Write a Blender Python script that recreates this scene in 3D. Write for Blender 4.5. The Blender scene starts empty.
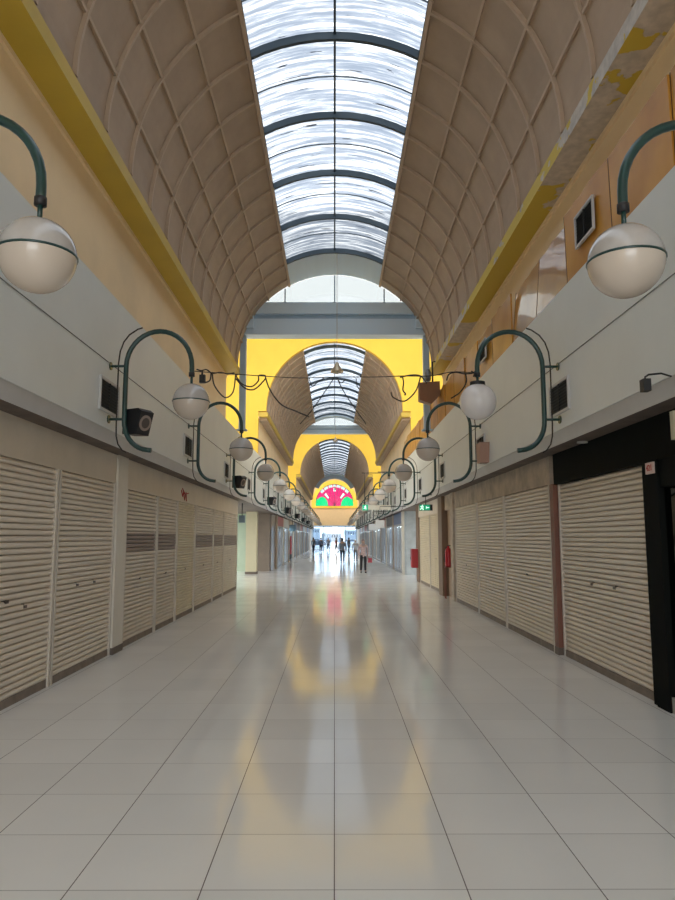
import bpy, math, random
from mathutils import Vector, Matrix
random.seed(7)
PI = math.pi
sc = bpy.context.scene
COL = sc.collection
R = math.radians

# ------------------------------------------------------------------ camera
EYE = 1.575
F_PX = 704.0
cam_d = bpy.data.cameras.new('camera')
cam = bpy.data.objects.new('camera', cam_d); COL.objects.link(cam)
cam_d.sensor_fit = 'HORIZONTAL'; cam_d.sensor_width = 36.0; cam_d.lens = F_PX / 675 * 36
cam_d.clip_start = 0.05; cam_d.clip_end = 600
cam.location = (0, 0, EYE)
cam.rotation_euler = (R(90 + 7.12), 0, R(-0.24))
sc.camera = cam

# ------------------------------------------------------------------ view
sc.view_settings.view_transform = 'Standard'
sc.view_settings.look = 'None'
sc.view_settings.exposure = 0.7
sc.view_settings.gamma = 1.0
sc.view_settings.use_curve_mapping = False
sc.cycles.use_denoising = True
sc.cycles.max_bounces = 10
sc.cycles.diffuse_bounces = 6
sc.cycles.transparent_max_bounces = 12
sc.cycles.sample_clamp_indirect = 8.0

# ------------------------------------------------------------------ world: bright thin overcast
w = bpy.data.worlds.new('sky'); sc.world = w; w.use_nodes = True
nt = w.node_tree; nt.nodes.clear()
o_ = nt.nodes.new('ShaderNodeOutputWorld'); bg = nt.nodes.new('ShaderNodeBackground')
tc = nt.nodes.new('ShaderNodeTexCoord'); nz = nt.nodes.new('ShaderNodeTexNoise')
cr = nt.nodes.new('ShaderNodeValToRGB')
nz.inputs['Scale'].default_value = 2.2; nz.inputs['Detail'].default_value = 4
cr.color_ramp.elements[0].position = .3; cr.color_ramp.elements[0].color = (.86, .93, 1, 1)
cr.color_ramp.elements[1].position = .7; cr.color_ramp.elements[1].color = (.98, .99, .98, 1)
nt.links.new(tc.outputs['Generated'], nz.inputs['Vector']); nt.links.new(nz.outputs['Fac'], cr.inputs['Fac'])
nt.links.new(cr.outputs['Color'], bg.inputs['Color']); nt.links.new(bg.outputs[0], o_.inputs[0])
SKY = 3.3
bg.inputs['Strength'].default_value = SKY

def portal(name, loc, rot, sx, sy):
    l = bpy.data.lights.new(name, 'AREA'); l.shape = 'RECTANGLE'; l.size = sx; l.size_y = sy
    l.cycles.is_portal = True
    o = bpy.data.objects.new(name, l); COL.objects.link(o); o.location = loc; o.rotation_euler = rot
# daylight openings (portals only steer the sky's samples, they give no light of their own)
D1, D1B, D2, D2B, D3, DEND = 19.45, 28.0, 46.0, 56.0, 88.0, 103.0
DW = 95.0        # far end wall with the stained glass
NEAR = -7.0
SPR, VR, TH = 6.355, 2.735, R(28.6)
UP = .38        # the second and third vaults spring a little higher
portal('sky_portal', (0, (NEAR + 17.9) / 2, 9.4), (0, 0, 0), 2.9, 17.9 - NEAR)
portal('sky_portal', (0, (D1 + D1B) / 2, 10.8), (0, 0, 0), 13, D1B - D1)
portal('sky_portal', (0, (D1B + D2) / 2, 9.4), (0, 0, 0), 2.9, D2 - D1B)
portal('sky_portal', (0, (D2 + D2B) / 2, 10.4), (0, 0, 0), 13, D2B - D2)
portal('sky_portal', (0, (D2B + D3) / 2, 9.4), (0, 0, 0), 2.9, D3 - D2B)
portal('sky_portal', (0, (D3 + DW) / 2, 10.4), (0, 0, 0), 13, DW - D3)
portal('sky_portal', (0, DEND + .3, 1.6), (R(-90), 0, 0), 6, 3.2)
portal('sky_portal', (0, NEAR - .4, 2.8), (R(90), 0, 0), 6.2, 5.6)
portal('sky_portal', (-8.3, 28, 1.3), (R(90), 0, R(-90)), 11, 2.6)
portal('sky_portal', (8.3, 28.3, 1.3), (R(90), 0, R(90)), 5, 2.6)

# ------------------------------------------------------------------ helpers
_mats = {}
def M(name, col, rough=.6, metal=0, var=.0, vscale=3.0, bump=0, bscale=30, coat=0, spec=.5, stretch=(1, 1, 1), trans=0, alpha=1):
    if name in _mats: return _mats[name]
    m = bpy.data.materials.new(name); m.use_nodes = True; _mats[name] = m
    t = m.node_tree; b = t.nodes['Principled BSDF']
    b.inputs['Base Color'].default_value = (*col, 1); b.inputs['Roughness'].default_value = rough
    b.inputs['Metallic'].default_value = metal; b.inputs['Coat Weight'].default_value = coat
    b.inputs['Coat Roughness'].default_value = .06
    b.inputs['Specular IOR Level'].default_value = spec
    b.inputs['Transmission Weight'].default_value = trans; b.inputs['Alpha'].default_value = alpha
    tc = t.nodes.new('ShaderNodeTexCoord'); mp = t.nodes.new('ShaderNodeMapping')
    mp.inputs['Scale'].default_value = stretch
    t.links.new(tc.outputs['Object'], mp.inputs['Vector'])
    if var:
        n = t.nodes.new('ShaderNodeTexNoise'); n.inputs['Scale'].default_value = vscale; n.inputs['Detail'].default_value = 6
        n.inputs['Roughness'].default_value = .62
        r = t.nodes.new('ShaderNodeValToRGB')
        r.color_ramp.elements[0].position = .3; r.color_ramp.elements[1].position = .7
        r.color_ramp.elements[0].color = tuple(c * (1 - var) for c in col) + (1,)
        r.color_ramp.elements[1].color = tuple(min(1, c * (1 + var * .6)) for c in col) + (1,)
        t.links.new(mp.outputs[0], n.inputs['Vector']); t.links.new(n.outputs['Fac'], r.inputs['Fac'])
        t.links.new(r.outputs['Color'], b.inputs['Base Color'])
    if bump:
        n2 = t.nodes.new('ShaderNodeTexNoise'); n2.inputs['Scale'].default_value = bscale; n2.inputs['Detail'].default_value = 3
        bp = t.nodes.new('ShaderNodeBump'); bp.inputs['Strength'].default_value = bump; bp.inputs['Distance'].default_value = .01
        t.links.new(mp.outputs[0], n2.inputs['Vector']); t.links.new(n2.outputs['Fac'], bp.inputs['Height'])
        t.links.new(bp.outputs[0], b.inputs['Normal'])
    return m

class MB:
    def __init__(s): s.v = []; s.f = []; s.mi = []; s.sm = []
    def add(s, vs, fs, mi=0, smooth=False):
        k = len(s.v); s.v += [tuple(p) for p in vs]
        for f in fs: s.f.append([k + i for i in f]); s.mi.append(mi); s.sm.append(smooth)
        return s
    def box(s, x0, x1, y0, y1, z0, z1, mi=0):
        vs = [(x, y, z) for z in (z0, z1) for y in (y0, y1) for x in (x0, x1)]
        return s.add(vs, [(0, 2, 3, 1), (4, 5, 7, 6), (0, 1, 5, 4), (2, 6, 7, 3), (0, 4, 6, 2), (1, 3, 7, 5)], mi)
    def prism(s, poly, a, b, axis='y', mi=0, smooth=False):
        """poly of 2D points; axis y: (x,z) swept in y; axis x: (y,z) in x; axis z: (x,y) in z"""
        n = len(poly)
        def P(p, t): return {'y': (p[0], t, p[1]), 'x': (t, p[0], p[1]), 'z': (p[0], p[1], t)}[axis]
        vs = [P(p, a) for p in poly] + [P(p, b) for p in poly]
        s.add(vs, [tuple(range(n)), tuple(range(2 * n - 1, n - 1, -1))], mi)
        k = len(s.v) - 2 * n
        for i in range(n):
            j = (i + 1) % n
            s.f.append([k + i, k + n + i, k + n + j, k + j]); s.mi.append(mi); s.sm.append(smooth)
        return s
    def tube(s, pts, r, n=8, mi=0, cap=True):
        pts = [Vector(p) for p in pts]; rings = []
        up = Vector((0, 0, 1))
        t0 = (pts[1] - pts[0]).normalized()
        a = t0.cross(up) if abs(t0.dot(up)) < .95 else t0.cross(Vector((0, 1, 0)))
        a.normalize(); vs = []
        for i, p in enumerate(pts):
            t = (pts[min(i + 1, len(pts) - 1)] - pts[max(i - 1, 0)]).normalized()
            a = (a - t * a.dot(t)).normalized(); b = t.cross(a)
            rr = r[i] if isinstance(r, (list, tuple)) else r
            for k in range(n):
                th = 2 * PI * k / n
                vs.append(p + a * (rr * math.cos(th)) + b * (rr * math.sin(th)))
        fs = []
        for i in range(len(pts) - 1):
            for k in range(n):
                fs.append((i * n + k, i * n + (k + 1) % n, (i + 1) * n + (k + 1) % n, (i + 1) * n + k))
        s.add(vs, fs, mi, True)
        if cap:
            k0 = len(s.v) - len(vs); m = len(pts) - 1
            s.f.append([k0 + k for k in range(n)][::-1]); s.mi.append(mi); s.sm.append(False)
            s.f.append([k0 + m * n + k for k in range(n)]); s.mi.append(mi); s.sm.append(False)
        return s
    def lathe(s, prof, c=(0, 0, 0), n=24, mi=0, smooth=True):
        """profile of (r,z) around the z axis at c"""
        vs = []
        for (r, z) in prof:
            for k in range(n):
                th = 2 * PI * k / n; vs.append((c[0] + r * math.cos(th), c[1] + r * math.sin(th), c[2] + z))
        fs = [(i * n + k, i * n + (k + 1) % n, (i + 1) * n + (k + 1) % n, (i + 1) * n + k) for i in range(len(prof) - 1) for k in range(n)]
        return s.add(vs, fs, mi, smooth)
    def build(s, name, mats, parent=None, loc=None, kind=None, rot=None):
        me = bpy.data.meshes.new(name)
        me.from_pydata(s.v, [], s.f)
        for m in (mats if isinstance(mats, (list, tuple)) else [mats]): me.materials.append(m)
        for p, mi, sm in zip(me.polygons, s.mi, s.sm): p.material_index = mi; p.use_smooth = sm
        import bmesh
        bm = bmesh.new(); bm.from_mesh(me); bmesh.ops.recalc_face_normals(bm, faces=bm.faces); bm.to_mesh(me); bm.free()
        o = bpy.data.objects.new(name, me); COL.objects.link(o)
        if parent: o.parent = parent
        if loc is not None: o.location = loc
        if rot is not None: o.rotation_euler = rot
        if kind: o['kind'] = kind
        return o

def thing(name, label, cat, loc=(0, 0, 0), rz=0, group=None):
    o = bpy.data.objects.new(name, None); COL.objects.link(o); o.empty_display_size = .1
    o.location = loc; o.rotation_euler = (0, 0, rz)
    return tag(o, label, cat, group)
def tag(o, label, cat, group=None):
    o['label'] = label; o['category'] = cat
    if group: o['group'] = group
    return o
def dup(root, loc, rz=None, sx=1, label=None, group=None):
    r = root.copy(); COL.objects.link(r); r.location = loc; r.scale = (sx, 1, 1)
    if rz is not None: r.rotation_euler = (0, 0, rz)
    if label: r['label'] = label
    if group: r['group'] = group
    for ch in list(root.children):
        c = ch.copy(); COL.objects.link(c); c.parent = r
        for g in list(ch.children):
            d = g.copy(); COL.objects.link(d); d.parent = c
    return r
def arc(cx, cz, rx, rz, a0, a1, n):
    return [(cx + rx * math.cos(a0 + (a1 - a0) * i / n), cz + rz * math.sin(a0 + (a1 - a0) * i / n)) for i in range(n + 1)]
_mw = Matrix.Translation(cam.location) @ cam.rotation_euler.to_matrix().to_4x4()
def at(px, py, Y):
    """world point at depth Y along the sight line of a photo pixel"""
    d = _mw.to_3x3() @ Vector(((px - 337.5) / F_PX, -(py - 450) / F_PX, -1))
    return Vector(cam.location) + d * (Y / d.y)

# ------------------------------------------------------------------ materials
fascia_m = M('white_painted_board', (.74, .77, .75), .45, var=.05, vscale=.7)
lip_m = M('grey_shaded_lip', (.56, .55, .54), .5, var=.06, vscale=2)  # greyer than the fascia: shade of the down-tilted lip put into the colour
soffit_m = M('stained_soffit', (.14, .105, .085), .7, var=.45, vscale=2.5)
cream_m = M('cream_plaster', (.93, .73, .46), .7, var=.09, vscale=.8, bump=.2, bscale=8)
yellow_m = M('yellow_paint', (.90, .585, .05), .55, var=.08, vscale=.6)
header_m = M('beige_header_plaster', (.70, .62, .51), .6, var=.08, vscale=1.5)
dirty_m = M('grimy_header_plaster', (.52, .43, .33), .7, var=.35, vscale=3)
pillar_m = M('pale_pillar_paint', (.74, .69, .60), .5, var=.06)
steel_m = M('blue_grey_steel', (.46, .60, .72), .45, var=.08)
skyframe_m = M('skylight_steel', (.045, .07, .09), .5)
green_m = M('dark_green_enamel', (.015, .055, .05), .3, coat=.3)
black_m = M('black_plastic', (.02, .02, .022), .45)
blackpaint_m = M('black_painted_board', (.006, .007, .006), .8, var=.2, spec=.1)
vault_m = M('brown_coffer_board', (.46, .345, .245), .7, var=.12, vscale=1.4, bump=.15, bscale=6)
rib_m = M('brown_rib', (.54, .41, .295), .65, var=.08)
grille_m = M('dark_grille', (.018, .018, .016), .7)
wire_m = M('black_cable', (.03, .025, .02), .6)

def floor_mat():
    m = bpy.data.materials.new('polished_floor_tile'); m.use_nodes = True; t = m.node_tree; L = t.links.new
    b = t.nodes['Principled BSDF']; b.inputs['Roughness'].default_value = .10
    tc = t.nodes.new('ShaderNodeTexCoord'); sp = t.nodes.new('ShaderNodeSeparateXYZ'); L(tc.outputs['Object'], sp.inputs[0])
    def mth(op, a, bb=None, c=None):
        n = t.nodes.new('ShaderNodeMath'); n.operation = op
        for i, x in enumerate((a, bb, c)):
            if x is None: continue
            if isinstance(x, (int, float)): n.inputs[i].default_value = x
            else: L(x, n.inputs[i])
        return n.outputs[0]
    T = .6
    ux = mth('DIVIDE', sp.outputs['X'], T); uy = mth('DIVIDE', mth('SUBTRACT', sp.outputs['Y'], .397), T)
    dx = mth('MULTIPLY', mth('ABSOLUTE', mth('SUBTRACT', ux, mth('ROUND', ux))), T)
    dy = mth('MULTIPLY', mth('ABSOLUTE', mth('SUBTRACT', uy, mth('ROUND', uy))), T)
    gx = mth('LESS_THAN', dx, .0028); gy = mth('LESS_THAN', dy, .0036)
    cell = t.nodes.new('ShaderNodeCombineXYZ'); L(mth('FLOOR', ux), cell.inputs[0]); L(mth('FLOOR', uy), cell.inputs[1])
    wn = t.nodes.new('ShaderNodeTexWhiteNoise'); wn.noise_dimensions = '2D'; L(cell.outputs[0], wn.inputs['Vector'])
    nz = t.nodes.new('ShaderNodeTexNoise'); nz.inputs['Scale'].default_value = 1.1; nz.inputs['Detail'].default_value = 6
    L(tc.outputs['Object'], nz.inputs['Vector'])
    val = mth('ADD', mth('MULTIPLY', wn.outputs['Value'], .06), mth('MULTIPLY', nz.outputs['Fac'], .10))
    val = mth('ADD', val, .88)
    mixc = t.nodes.new('ShaderNodeMix'); mixc.data_type = 'RGBA'; mixc.blend_type = 'MULTIPLY'; mixc.inputs['Factor'].default_value = 1
    mixc.inputs['A'].default_value = (.90, .895, .86, 1); cb = t.nodes.new('ShaderNodeCombineXYZ')
    for i in range(3): L(val, cb.inputs[i])
    L(cb.outputs[0], mixc.inputs['B'])
    g = mth('MAXIMUM', gx, mth('MULTIPLY', gy, .6))
    mg = t.nodes.new('ShaderNodeMix'); mg.data_type = 'RGBA'; L(mixc.outputs['Result'], mg.inputs['A']); mg.inputs['B'].default_value = (.16, .14, .13, 1)
    L(g, mg.inputs['Factor'])
    # scuffs and stains
    n3 = t.nodes.new('ShaderNodeTexNoise'); n3.inputs['Scale'].default_value = 5; n3.inputs['Detail'].default_value = 9; n3.inputs['Roughness'].default_value = .75
    L(tc.outputs['Object'], n3.inputs['Vector'])
    r = t.nodes.new('ShaderNodeValToRGB'); r.color_ramp.elements[0].position = .70; r.color_ramp.elements[1].position = .74
    L(n3.outputs['Fac'], r.inputs['Fac'])
    ms = t.nodes.new('ShaderNodeMix'); ms.data_type = 'RGBA'; L(mg.outputs['Result'], ms.inputs['A']); ms.inputs['B'].default_value = (.36, .32, .28, 1)
    L(mth('MULTIPLY', r.outputs['Color'], .5), ms.inputs['Factor']); L(ms.outputs['Result'], b.inputs['Base Color'])
    L(mth('ADD', mth('MULTIPLY', nz.outputs['Fac'], .09), mth('ADD', mth('MULTIPLY', g, .4), .05)), b.inputs['Roughness'])
    # each tile lies at its own very slight tilt
    nm = t.nodes.new('ShaderNodeVectorMath'); nm.operation = 'MULTIPLY_ADD'
    L(wn.outputs['Color'], nm.inputs[0]); nm.inputs[1].default_value = (.006, .006, 0); nm.inputs[2].default_value = (-.003, -.003, 0)
    ge = t.nodes.new('ShaderNodeNewGeometry'); ad = t.nodes.new('ShaderNodeVectorMath'); ad.operation = 'ADD'
    L(ge.outputs['Normal'], ad.inputs[0]); L(nm.outputs[0], ad.inputs[1])
    no = t.nodes.new('ShaderNodeVectorMath'); no.operation = 'NORMALIZE'; L(ad.outputs[0], no.inputs[0]); L(no.outputs[0], b.inputs['Normal'])
    b.inputs['Specular IOR Level'].default_value = .17
    return m
floor_m = floor_mat()

def sheet_mat():
    """weathered translucent corrugated roof sheet with torn dirty film"""
    m = bpy.data.materials.new('corrugated_roof_sheet'); m.use_nodes = True; t = m.node_tree; t.nodes.clear(); L = t.links.new
    out = t.nodes.new('ShaderNodeOutputMaterial')
    tc = t.nodes.new('ShaderNodeTexCoord')
    mp = t.nodes.new('ShaderNodeMapping'); mp.inputs['Scale'].default_value = (.5, 6.5, .5); L(tc.outputs['Object'], mp.inputs[0])
    n = t.nodes.new('ShaderNodeTexNoise'); n.inputs['Scale'].default_value = 1.6; n.inputs['Detail'].default_value = 8; n.inputs['Roughness'].default_value = .7
    L(mp.outputs[0], n.inputs['Vector'])
    r = t.nodes.new('ShaderNodeValToRGB'); e = r.color_ramp.elements
    e[0].position = .40; e[0].color = (.10, .115, .14, 1); e[1].position = .60; e[1].color = (.40, .405, .41, 1)
    e2 = r.color_ramp.elements.new(.5); e2.color = (.155, .168, .19, 1)
    L(n.outputs['Fac'], r.inputs['Fac'])
    mp2 = t.nodes.new('ShaderNodeMapping'); mp2.inputs['Scale'].default_value = (1.3, 11.0, 1.3); mp2.inputs['Location'].default_value = (3, 1, 2); L(tc.outputs['Object'], mp2.inputs[0])
    n2 = t.nodes.new('ShaderNodeTexNoise'); n2.inputs['Scale'].default_value = 1.1; n2.inputs['Detail'].default_value = 4
    L(mp2.outputs[0], n2.inputs['Vector'])
    r2 = t.nodes.new('ShaderNodeValToRGB'); r2.color_ramp.elements[0].position = .325; r2.color_ramp.elements[0].color = (.10, .10, .11, 1)
    r2.color_ramp.elements[1].position = .345; r2.color_ramp.elements[1].color = (1, 1, 1, 1); L(n2.outputs['Fac'], r2.inputs['Fac'])
    mu = t.nodes.new('ShaderNodeMix'); mu.data_type = 'RGBA'; mu.blend_type = 'MULTIPLY'; mu.inputs['Factor'].default_value = 1
    L(r.outputs['Color'], mu.inputs['A']); L(r2.outputs['Color'], mu.inputs['B'])
    tr = t.nodes.new('ShaderNodeBsdfTransparent'); L(mu.outputs['Result'], tr.inputs['Color'])
    tl = t.nodes.new('ShaderNodeBsdfTranslucent'); L(mu.outputs['Result'], tl.inputs['Color'])
    mx = t.nodes.new('ShaderNodeMixShader'); mx.inputs[0].default_value = .55
    L(tr.outputs[0], mx.inputs[1]); L(tl.outputs[0], mx.inputs[2]); L(mx.outputs[0], out.inputs[0])
    return m
sheet_m = sheet_mat()

sheet2_m = bpy.data.materials.new('dimming_roof_sheet'); sheet2_m.use_nodes = True  # added roof over the gaps, dims the sky on the yellow walls
t_ = sheet2_m.node_tree; t_.nodes.clear(); a_ = t_.nodes.new('ShaderNodeBsdfTransparent'); a_.inputs[0].default_value = (.45, .45, .44, 1)
b_ = t_.nodes.new('ShaderNodeOutputMaterial'); t_.links.new(a_.outputs[0], b_.inputs[0])
def glass_mat(name, tint, gloss=.12, rough=.02):
    m = bpy.data.materials.new(name); m.use_nodes = True; t = m.node_tree; t.nodes.clear(); L = t.links.new
    out = t.nodes.new('ShaderNodeOutputMaterial'); tr = t.nodes.new('ShaderNodeBsdfTransparent'); tr.inputs[0].default_value = (*tint, 1)
    gl = t.nodes.new('ShaderNodeBsdfGlossy'); gl.inputs['Roughness'].default_value = rough; gl.inputs['Color'].default_value = (1, 1, 1, 1)
    fr = t.nodes.new('ShaderNodeFresnel'); fr.inputs[0].default_value = 1.5
    mx = t.nodes.new('ShaderNodeMixShader'); ad = t.nodes.new('ShaderNodeMath'); ad.operation = 'MULTIPLY_ADD'; ad.inputs[1].default_value = .9; ad.inputs[2].default_value = gloss * .2
    L(fr.outputs[0], ad.inputs[0]); L(ad.outputs[0], mx.inputs[0]); L(tr.outputs[0], mx.inputs[1]); L(gl.outputs[0], mx.inputs[2]); L(mx.outputs[0], out.inputs[0])
    return m
clear_m = glass_mat('clear_glass', (.9, .93, .94)); door_glass_m = glass_mat('door_glass', (.68, .78, .88))
dark_glass_m = glass_mat('smoked_glass', (.45, .55, .52))

def patchy_mat(name, base, patch, y_gates, thr=.5, scale=1.6):
    """paint with plaster showing where it has flaked away; y_gates = stretches along the beam that flaked"""
    m = bpy.data.materials.new(name); m.use_nodes = True; t = m.node_tree; L = t.links.new; b = t.nodes['Principled BSDF']; b.inputs['Roughness'].default_value = .6
    tc = t.nodes.new('ShaderNodeTexCoord'); n = t.nodes.new('ShaderNodeTexNoise'); n.inputs['Scale'].default_value = scale; n.inputs['Detail'].default_value = 5
    L(tc.outputs['Object'], n.inputs['Vector']); sp = t.nodes.new('ShaderNodeSeparateXYZ'); L(tc.outputs['Object'], sp.inputs[0])
    mr = t.nodes.new('ShaderNodeMapRange'); mr.inputs['From Min'].default_value = 0; mr.inputs['From Max'].default_value = 25; L(sp.outputs['Y'], mr.inputs[0])
    r = t.nodes.new('ShaderNodeValToRGB'); L(mr.outputs[0], r.inputs['Fac']); els = r.color_ramp.elements
    els[0].position = 0; els[0].color = (y_gates[0][1],) * 3 + (1,); els[1].position = 1; els[1].color = (0, 0, 0, 1)
    for (p, v) in y_gates[1:]:
        e = els.new(p / 25); e.color = (v, v, v, 1)
    a = t.nodes.new('ShaderNodeMath'); a.operation = 'ADD'; L(n.outputs['Fac'], a.inputs[0]); L(r.outputs['Color'], a.inputs[1])
    g = t.nodes.new('ShaderNodeValToRGB'); g.color_ramp.elements[0].position = .80; g.color_ramp.elements[1].position = .81; L(a.outputs[0], g.inputs['Fac'])
    n2 = t.nodes.new('ShaderNodeTexNoise'); n2.inputs['Scale'].default_value = 9; n2.inputs['Detail'].default_value = 5; L(tc.outputs['Object'], n2.inputs['Vector'])
    pr = t.nodes.new('ShaderNodeValToRGB'); pr.color_ramp.elements[0].position = .35; pr.color_ramp.elements[1].position = .65
    pr.color_ramp.elements[0].color = tuple(c * .75 for c in patch) + (1,); pr.color_ramp.elements[1].color = (*patch, 1); L(n2.outputs['Fac'], pr.inputs['Fac'])
    mx = t.nodes.new('ShaderNodeMix'); mx.data_type = 'RGBA'; L(g.outputs['Color'], mx.inputs['Factor']); mx.inputs['A'].default_value = (*base, 1); L(pr.outputs['Color'], mx.inputs['B'])
    L(mx.outputs['Result'], b.inputs['Base Color'])
    bp = t.nodes.new('ShaderNodeBump'); bp.inputs['Strength'].default_value = .6; bp.inputs['Distance'].default_value = .02; bp.invert = True
    L(g.outputs['Color'], bp.inputs['Height']); L(bp.outputs[0], b.inputs['Normal'])
    return m
beam_m = M('mustard_beam_paint', (.60, .42, .045), .5, var=.08, vscale=1.2)
beam_peel_m = patchy_mat('flaking_mustard_paint', (.60, .42, .045), (.64, .54, .43), [(0, .37), (6, .33), (8.2, .37), (9.3, .30), (9.7, 0), (14.2, 0), (14.6, .42), (17.5, .42), (18, 0)])
edge_peel_m = patchy_mat('chipped_beam_edge', (.66, .50, .07), (.62, .58, .52), [(0, .45), (7, .40), (8.5, .15), (10.5, .2), (11.5, .3), (12, 0), (14.5, .35), (18, .3), (19, 0)], scale=3)

# ------------------------------------------------------------------ floor and outside ground
MB().box(-9, 9, NEAR - .5, DEND + 1, -.1, 0).build('floor', floor_m, kind='structure')
pave_m = M('outdoor_paving', (.26, .27, .28), .8, var=.15, vscale=2)
MB().box(-60, 60, DEND + 1, 330, -.12, -.02).box(-60, 60, -60, NEAR - .5, -.12, -.02).box(-60, -9, NEAR - .5, DEND + 1, -.12, -.02).box(9, 60, NEAR - .5, DEND + 1, -.12, -.02).build('floor', pave_m, kind='structure')

# ------------------------------------------------------------------ side walls, canopy boxes, roofs
XS, XC, XF = 3.05, 3.05, 2.75          # shopfront, upper wall, fascia face
ZSH, ZSO, ZLIP, ZF, ZB, ZBT = 2.33, 2.73, 2.89, 4.565, 6.115, 6.295
def sidewall(s, name, segs, headers):
    m = MB()
    for (a, b) in segs: m.box(min(s * 3.20, s * 3.5), max(s * 3.20, s * 3.5), a, b, 0, ZSO + .02)
    return m.build(name, header_m, kind='structure')
sidewall(-1, 'wall_left', [(NEAR, 22.3), (36.6, DW)], None)
sidewall(1, 'wall_right', [(NEAR, 3.0), (6.9, 25.6), (31, DW)], None)
# unseen end wall behind the camera, its opening added to brighten the hall
MB().box(-6.8, 6.8, NEAR - .3, NEAR, 5.6, 9.3).box(-6.8, -3.1, NEAR - .3, NEAR, 0, 5.6).box(3.1, 6.8, NEAR - .3, NEAR, 0, 5.6).build('wall_back', cream_m, kind='structure')

def canopy(s):
    m = MB()
    p = [(XF, ZF), (XF, ZLIP), (XF + .012, ZLIP), (XF + .05, ZSO), (6.8, ZSO), (6.8, ZF)]
    if s < 0: p = [(-a, b) for a, b in p][::-1]
    n = len(p)
    y0, y1 = NEAR, DW
    vs = [(a, y0, b) for a, b in p] + [(a, y1, b) for a, b in p]
    m.v = vs
    for i in range(n):
        j = (i + 1) % n
        m.f.append([i, j, n + j, n + i]); m.sm.append(False)
        za, zb = p[i][1], p[j][1]; xa, xb = abs(p[i][0]), abs(p[j][0])
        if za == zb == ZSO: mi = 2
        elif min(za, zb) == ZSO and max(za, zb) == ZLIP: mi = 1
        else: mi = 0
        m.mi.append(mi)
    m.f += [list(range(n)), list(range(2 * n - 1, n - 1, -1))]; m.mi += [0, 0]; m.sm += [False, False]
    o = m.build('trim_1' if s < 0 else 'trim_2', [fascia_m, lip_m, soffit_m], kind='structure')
    g = MB().box(*sorted((s * (XF - .004), s * (XF + .01))), NEAR, D3, ZLIP, ZLIP + .006); 
    return o
canopy(-1); canopy(1)
# upper cream walls on top of the canopies, one run per vault
for s in (-1, 1):
    m = MB()
    for (a, b) in ((NEAR, D1), (D1B, D2), (D2B, D3)):
        m.box(*sorted((s * XC, s * (XC + .25))), a, b, ZF - .02, SPR + .4)
    m.box(*sorted((s * 6.6, s * 6.8)), NEAR, DW, ZF - .02, 6.6)
    m.build('wall_left' if s < 0 else 'wall_right', cream_m, kind='structure')

# yellow beams at the foot of each vault
for s in (-1, 1):
    for vi, (a, b) in enumerate(((NEAR, D1 - .05), (D1B - .25, D2), (D2B - .25, D3))):
        m = MB(); x0, x1 = sorted((s * 2.67, s * XC)); dz = .27 if vi else 0
        m.box(x0, x1, a, b, ZB + dz, ZBT + dz)
        # inner face and lower arris take the chipped paint
        peel = (s > 0 and vi == 0)
        o = m.build('beam', [beam_peel_m if peel else beam_m, edge_peel_m if peel else beam_m], kind='structure')
        o.name = 'trim_%d' % (3 + vi * 2 + (s > 0))
        if peel:
            for p in o.data.polygons:
                if abs(p.normal.x) > .9: p.material_index = 1
        # a thin moulding where the beam meets the cream wall
        MB().box(*sorted((s * (XC - .035), s * XC)), a, b, ZB + dz - .06, ZB + dz).build('moulding', cream_m, o)
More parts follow.
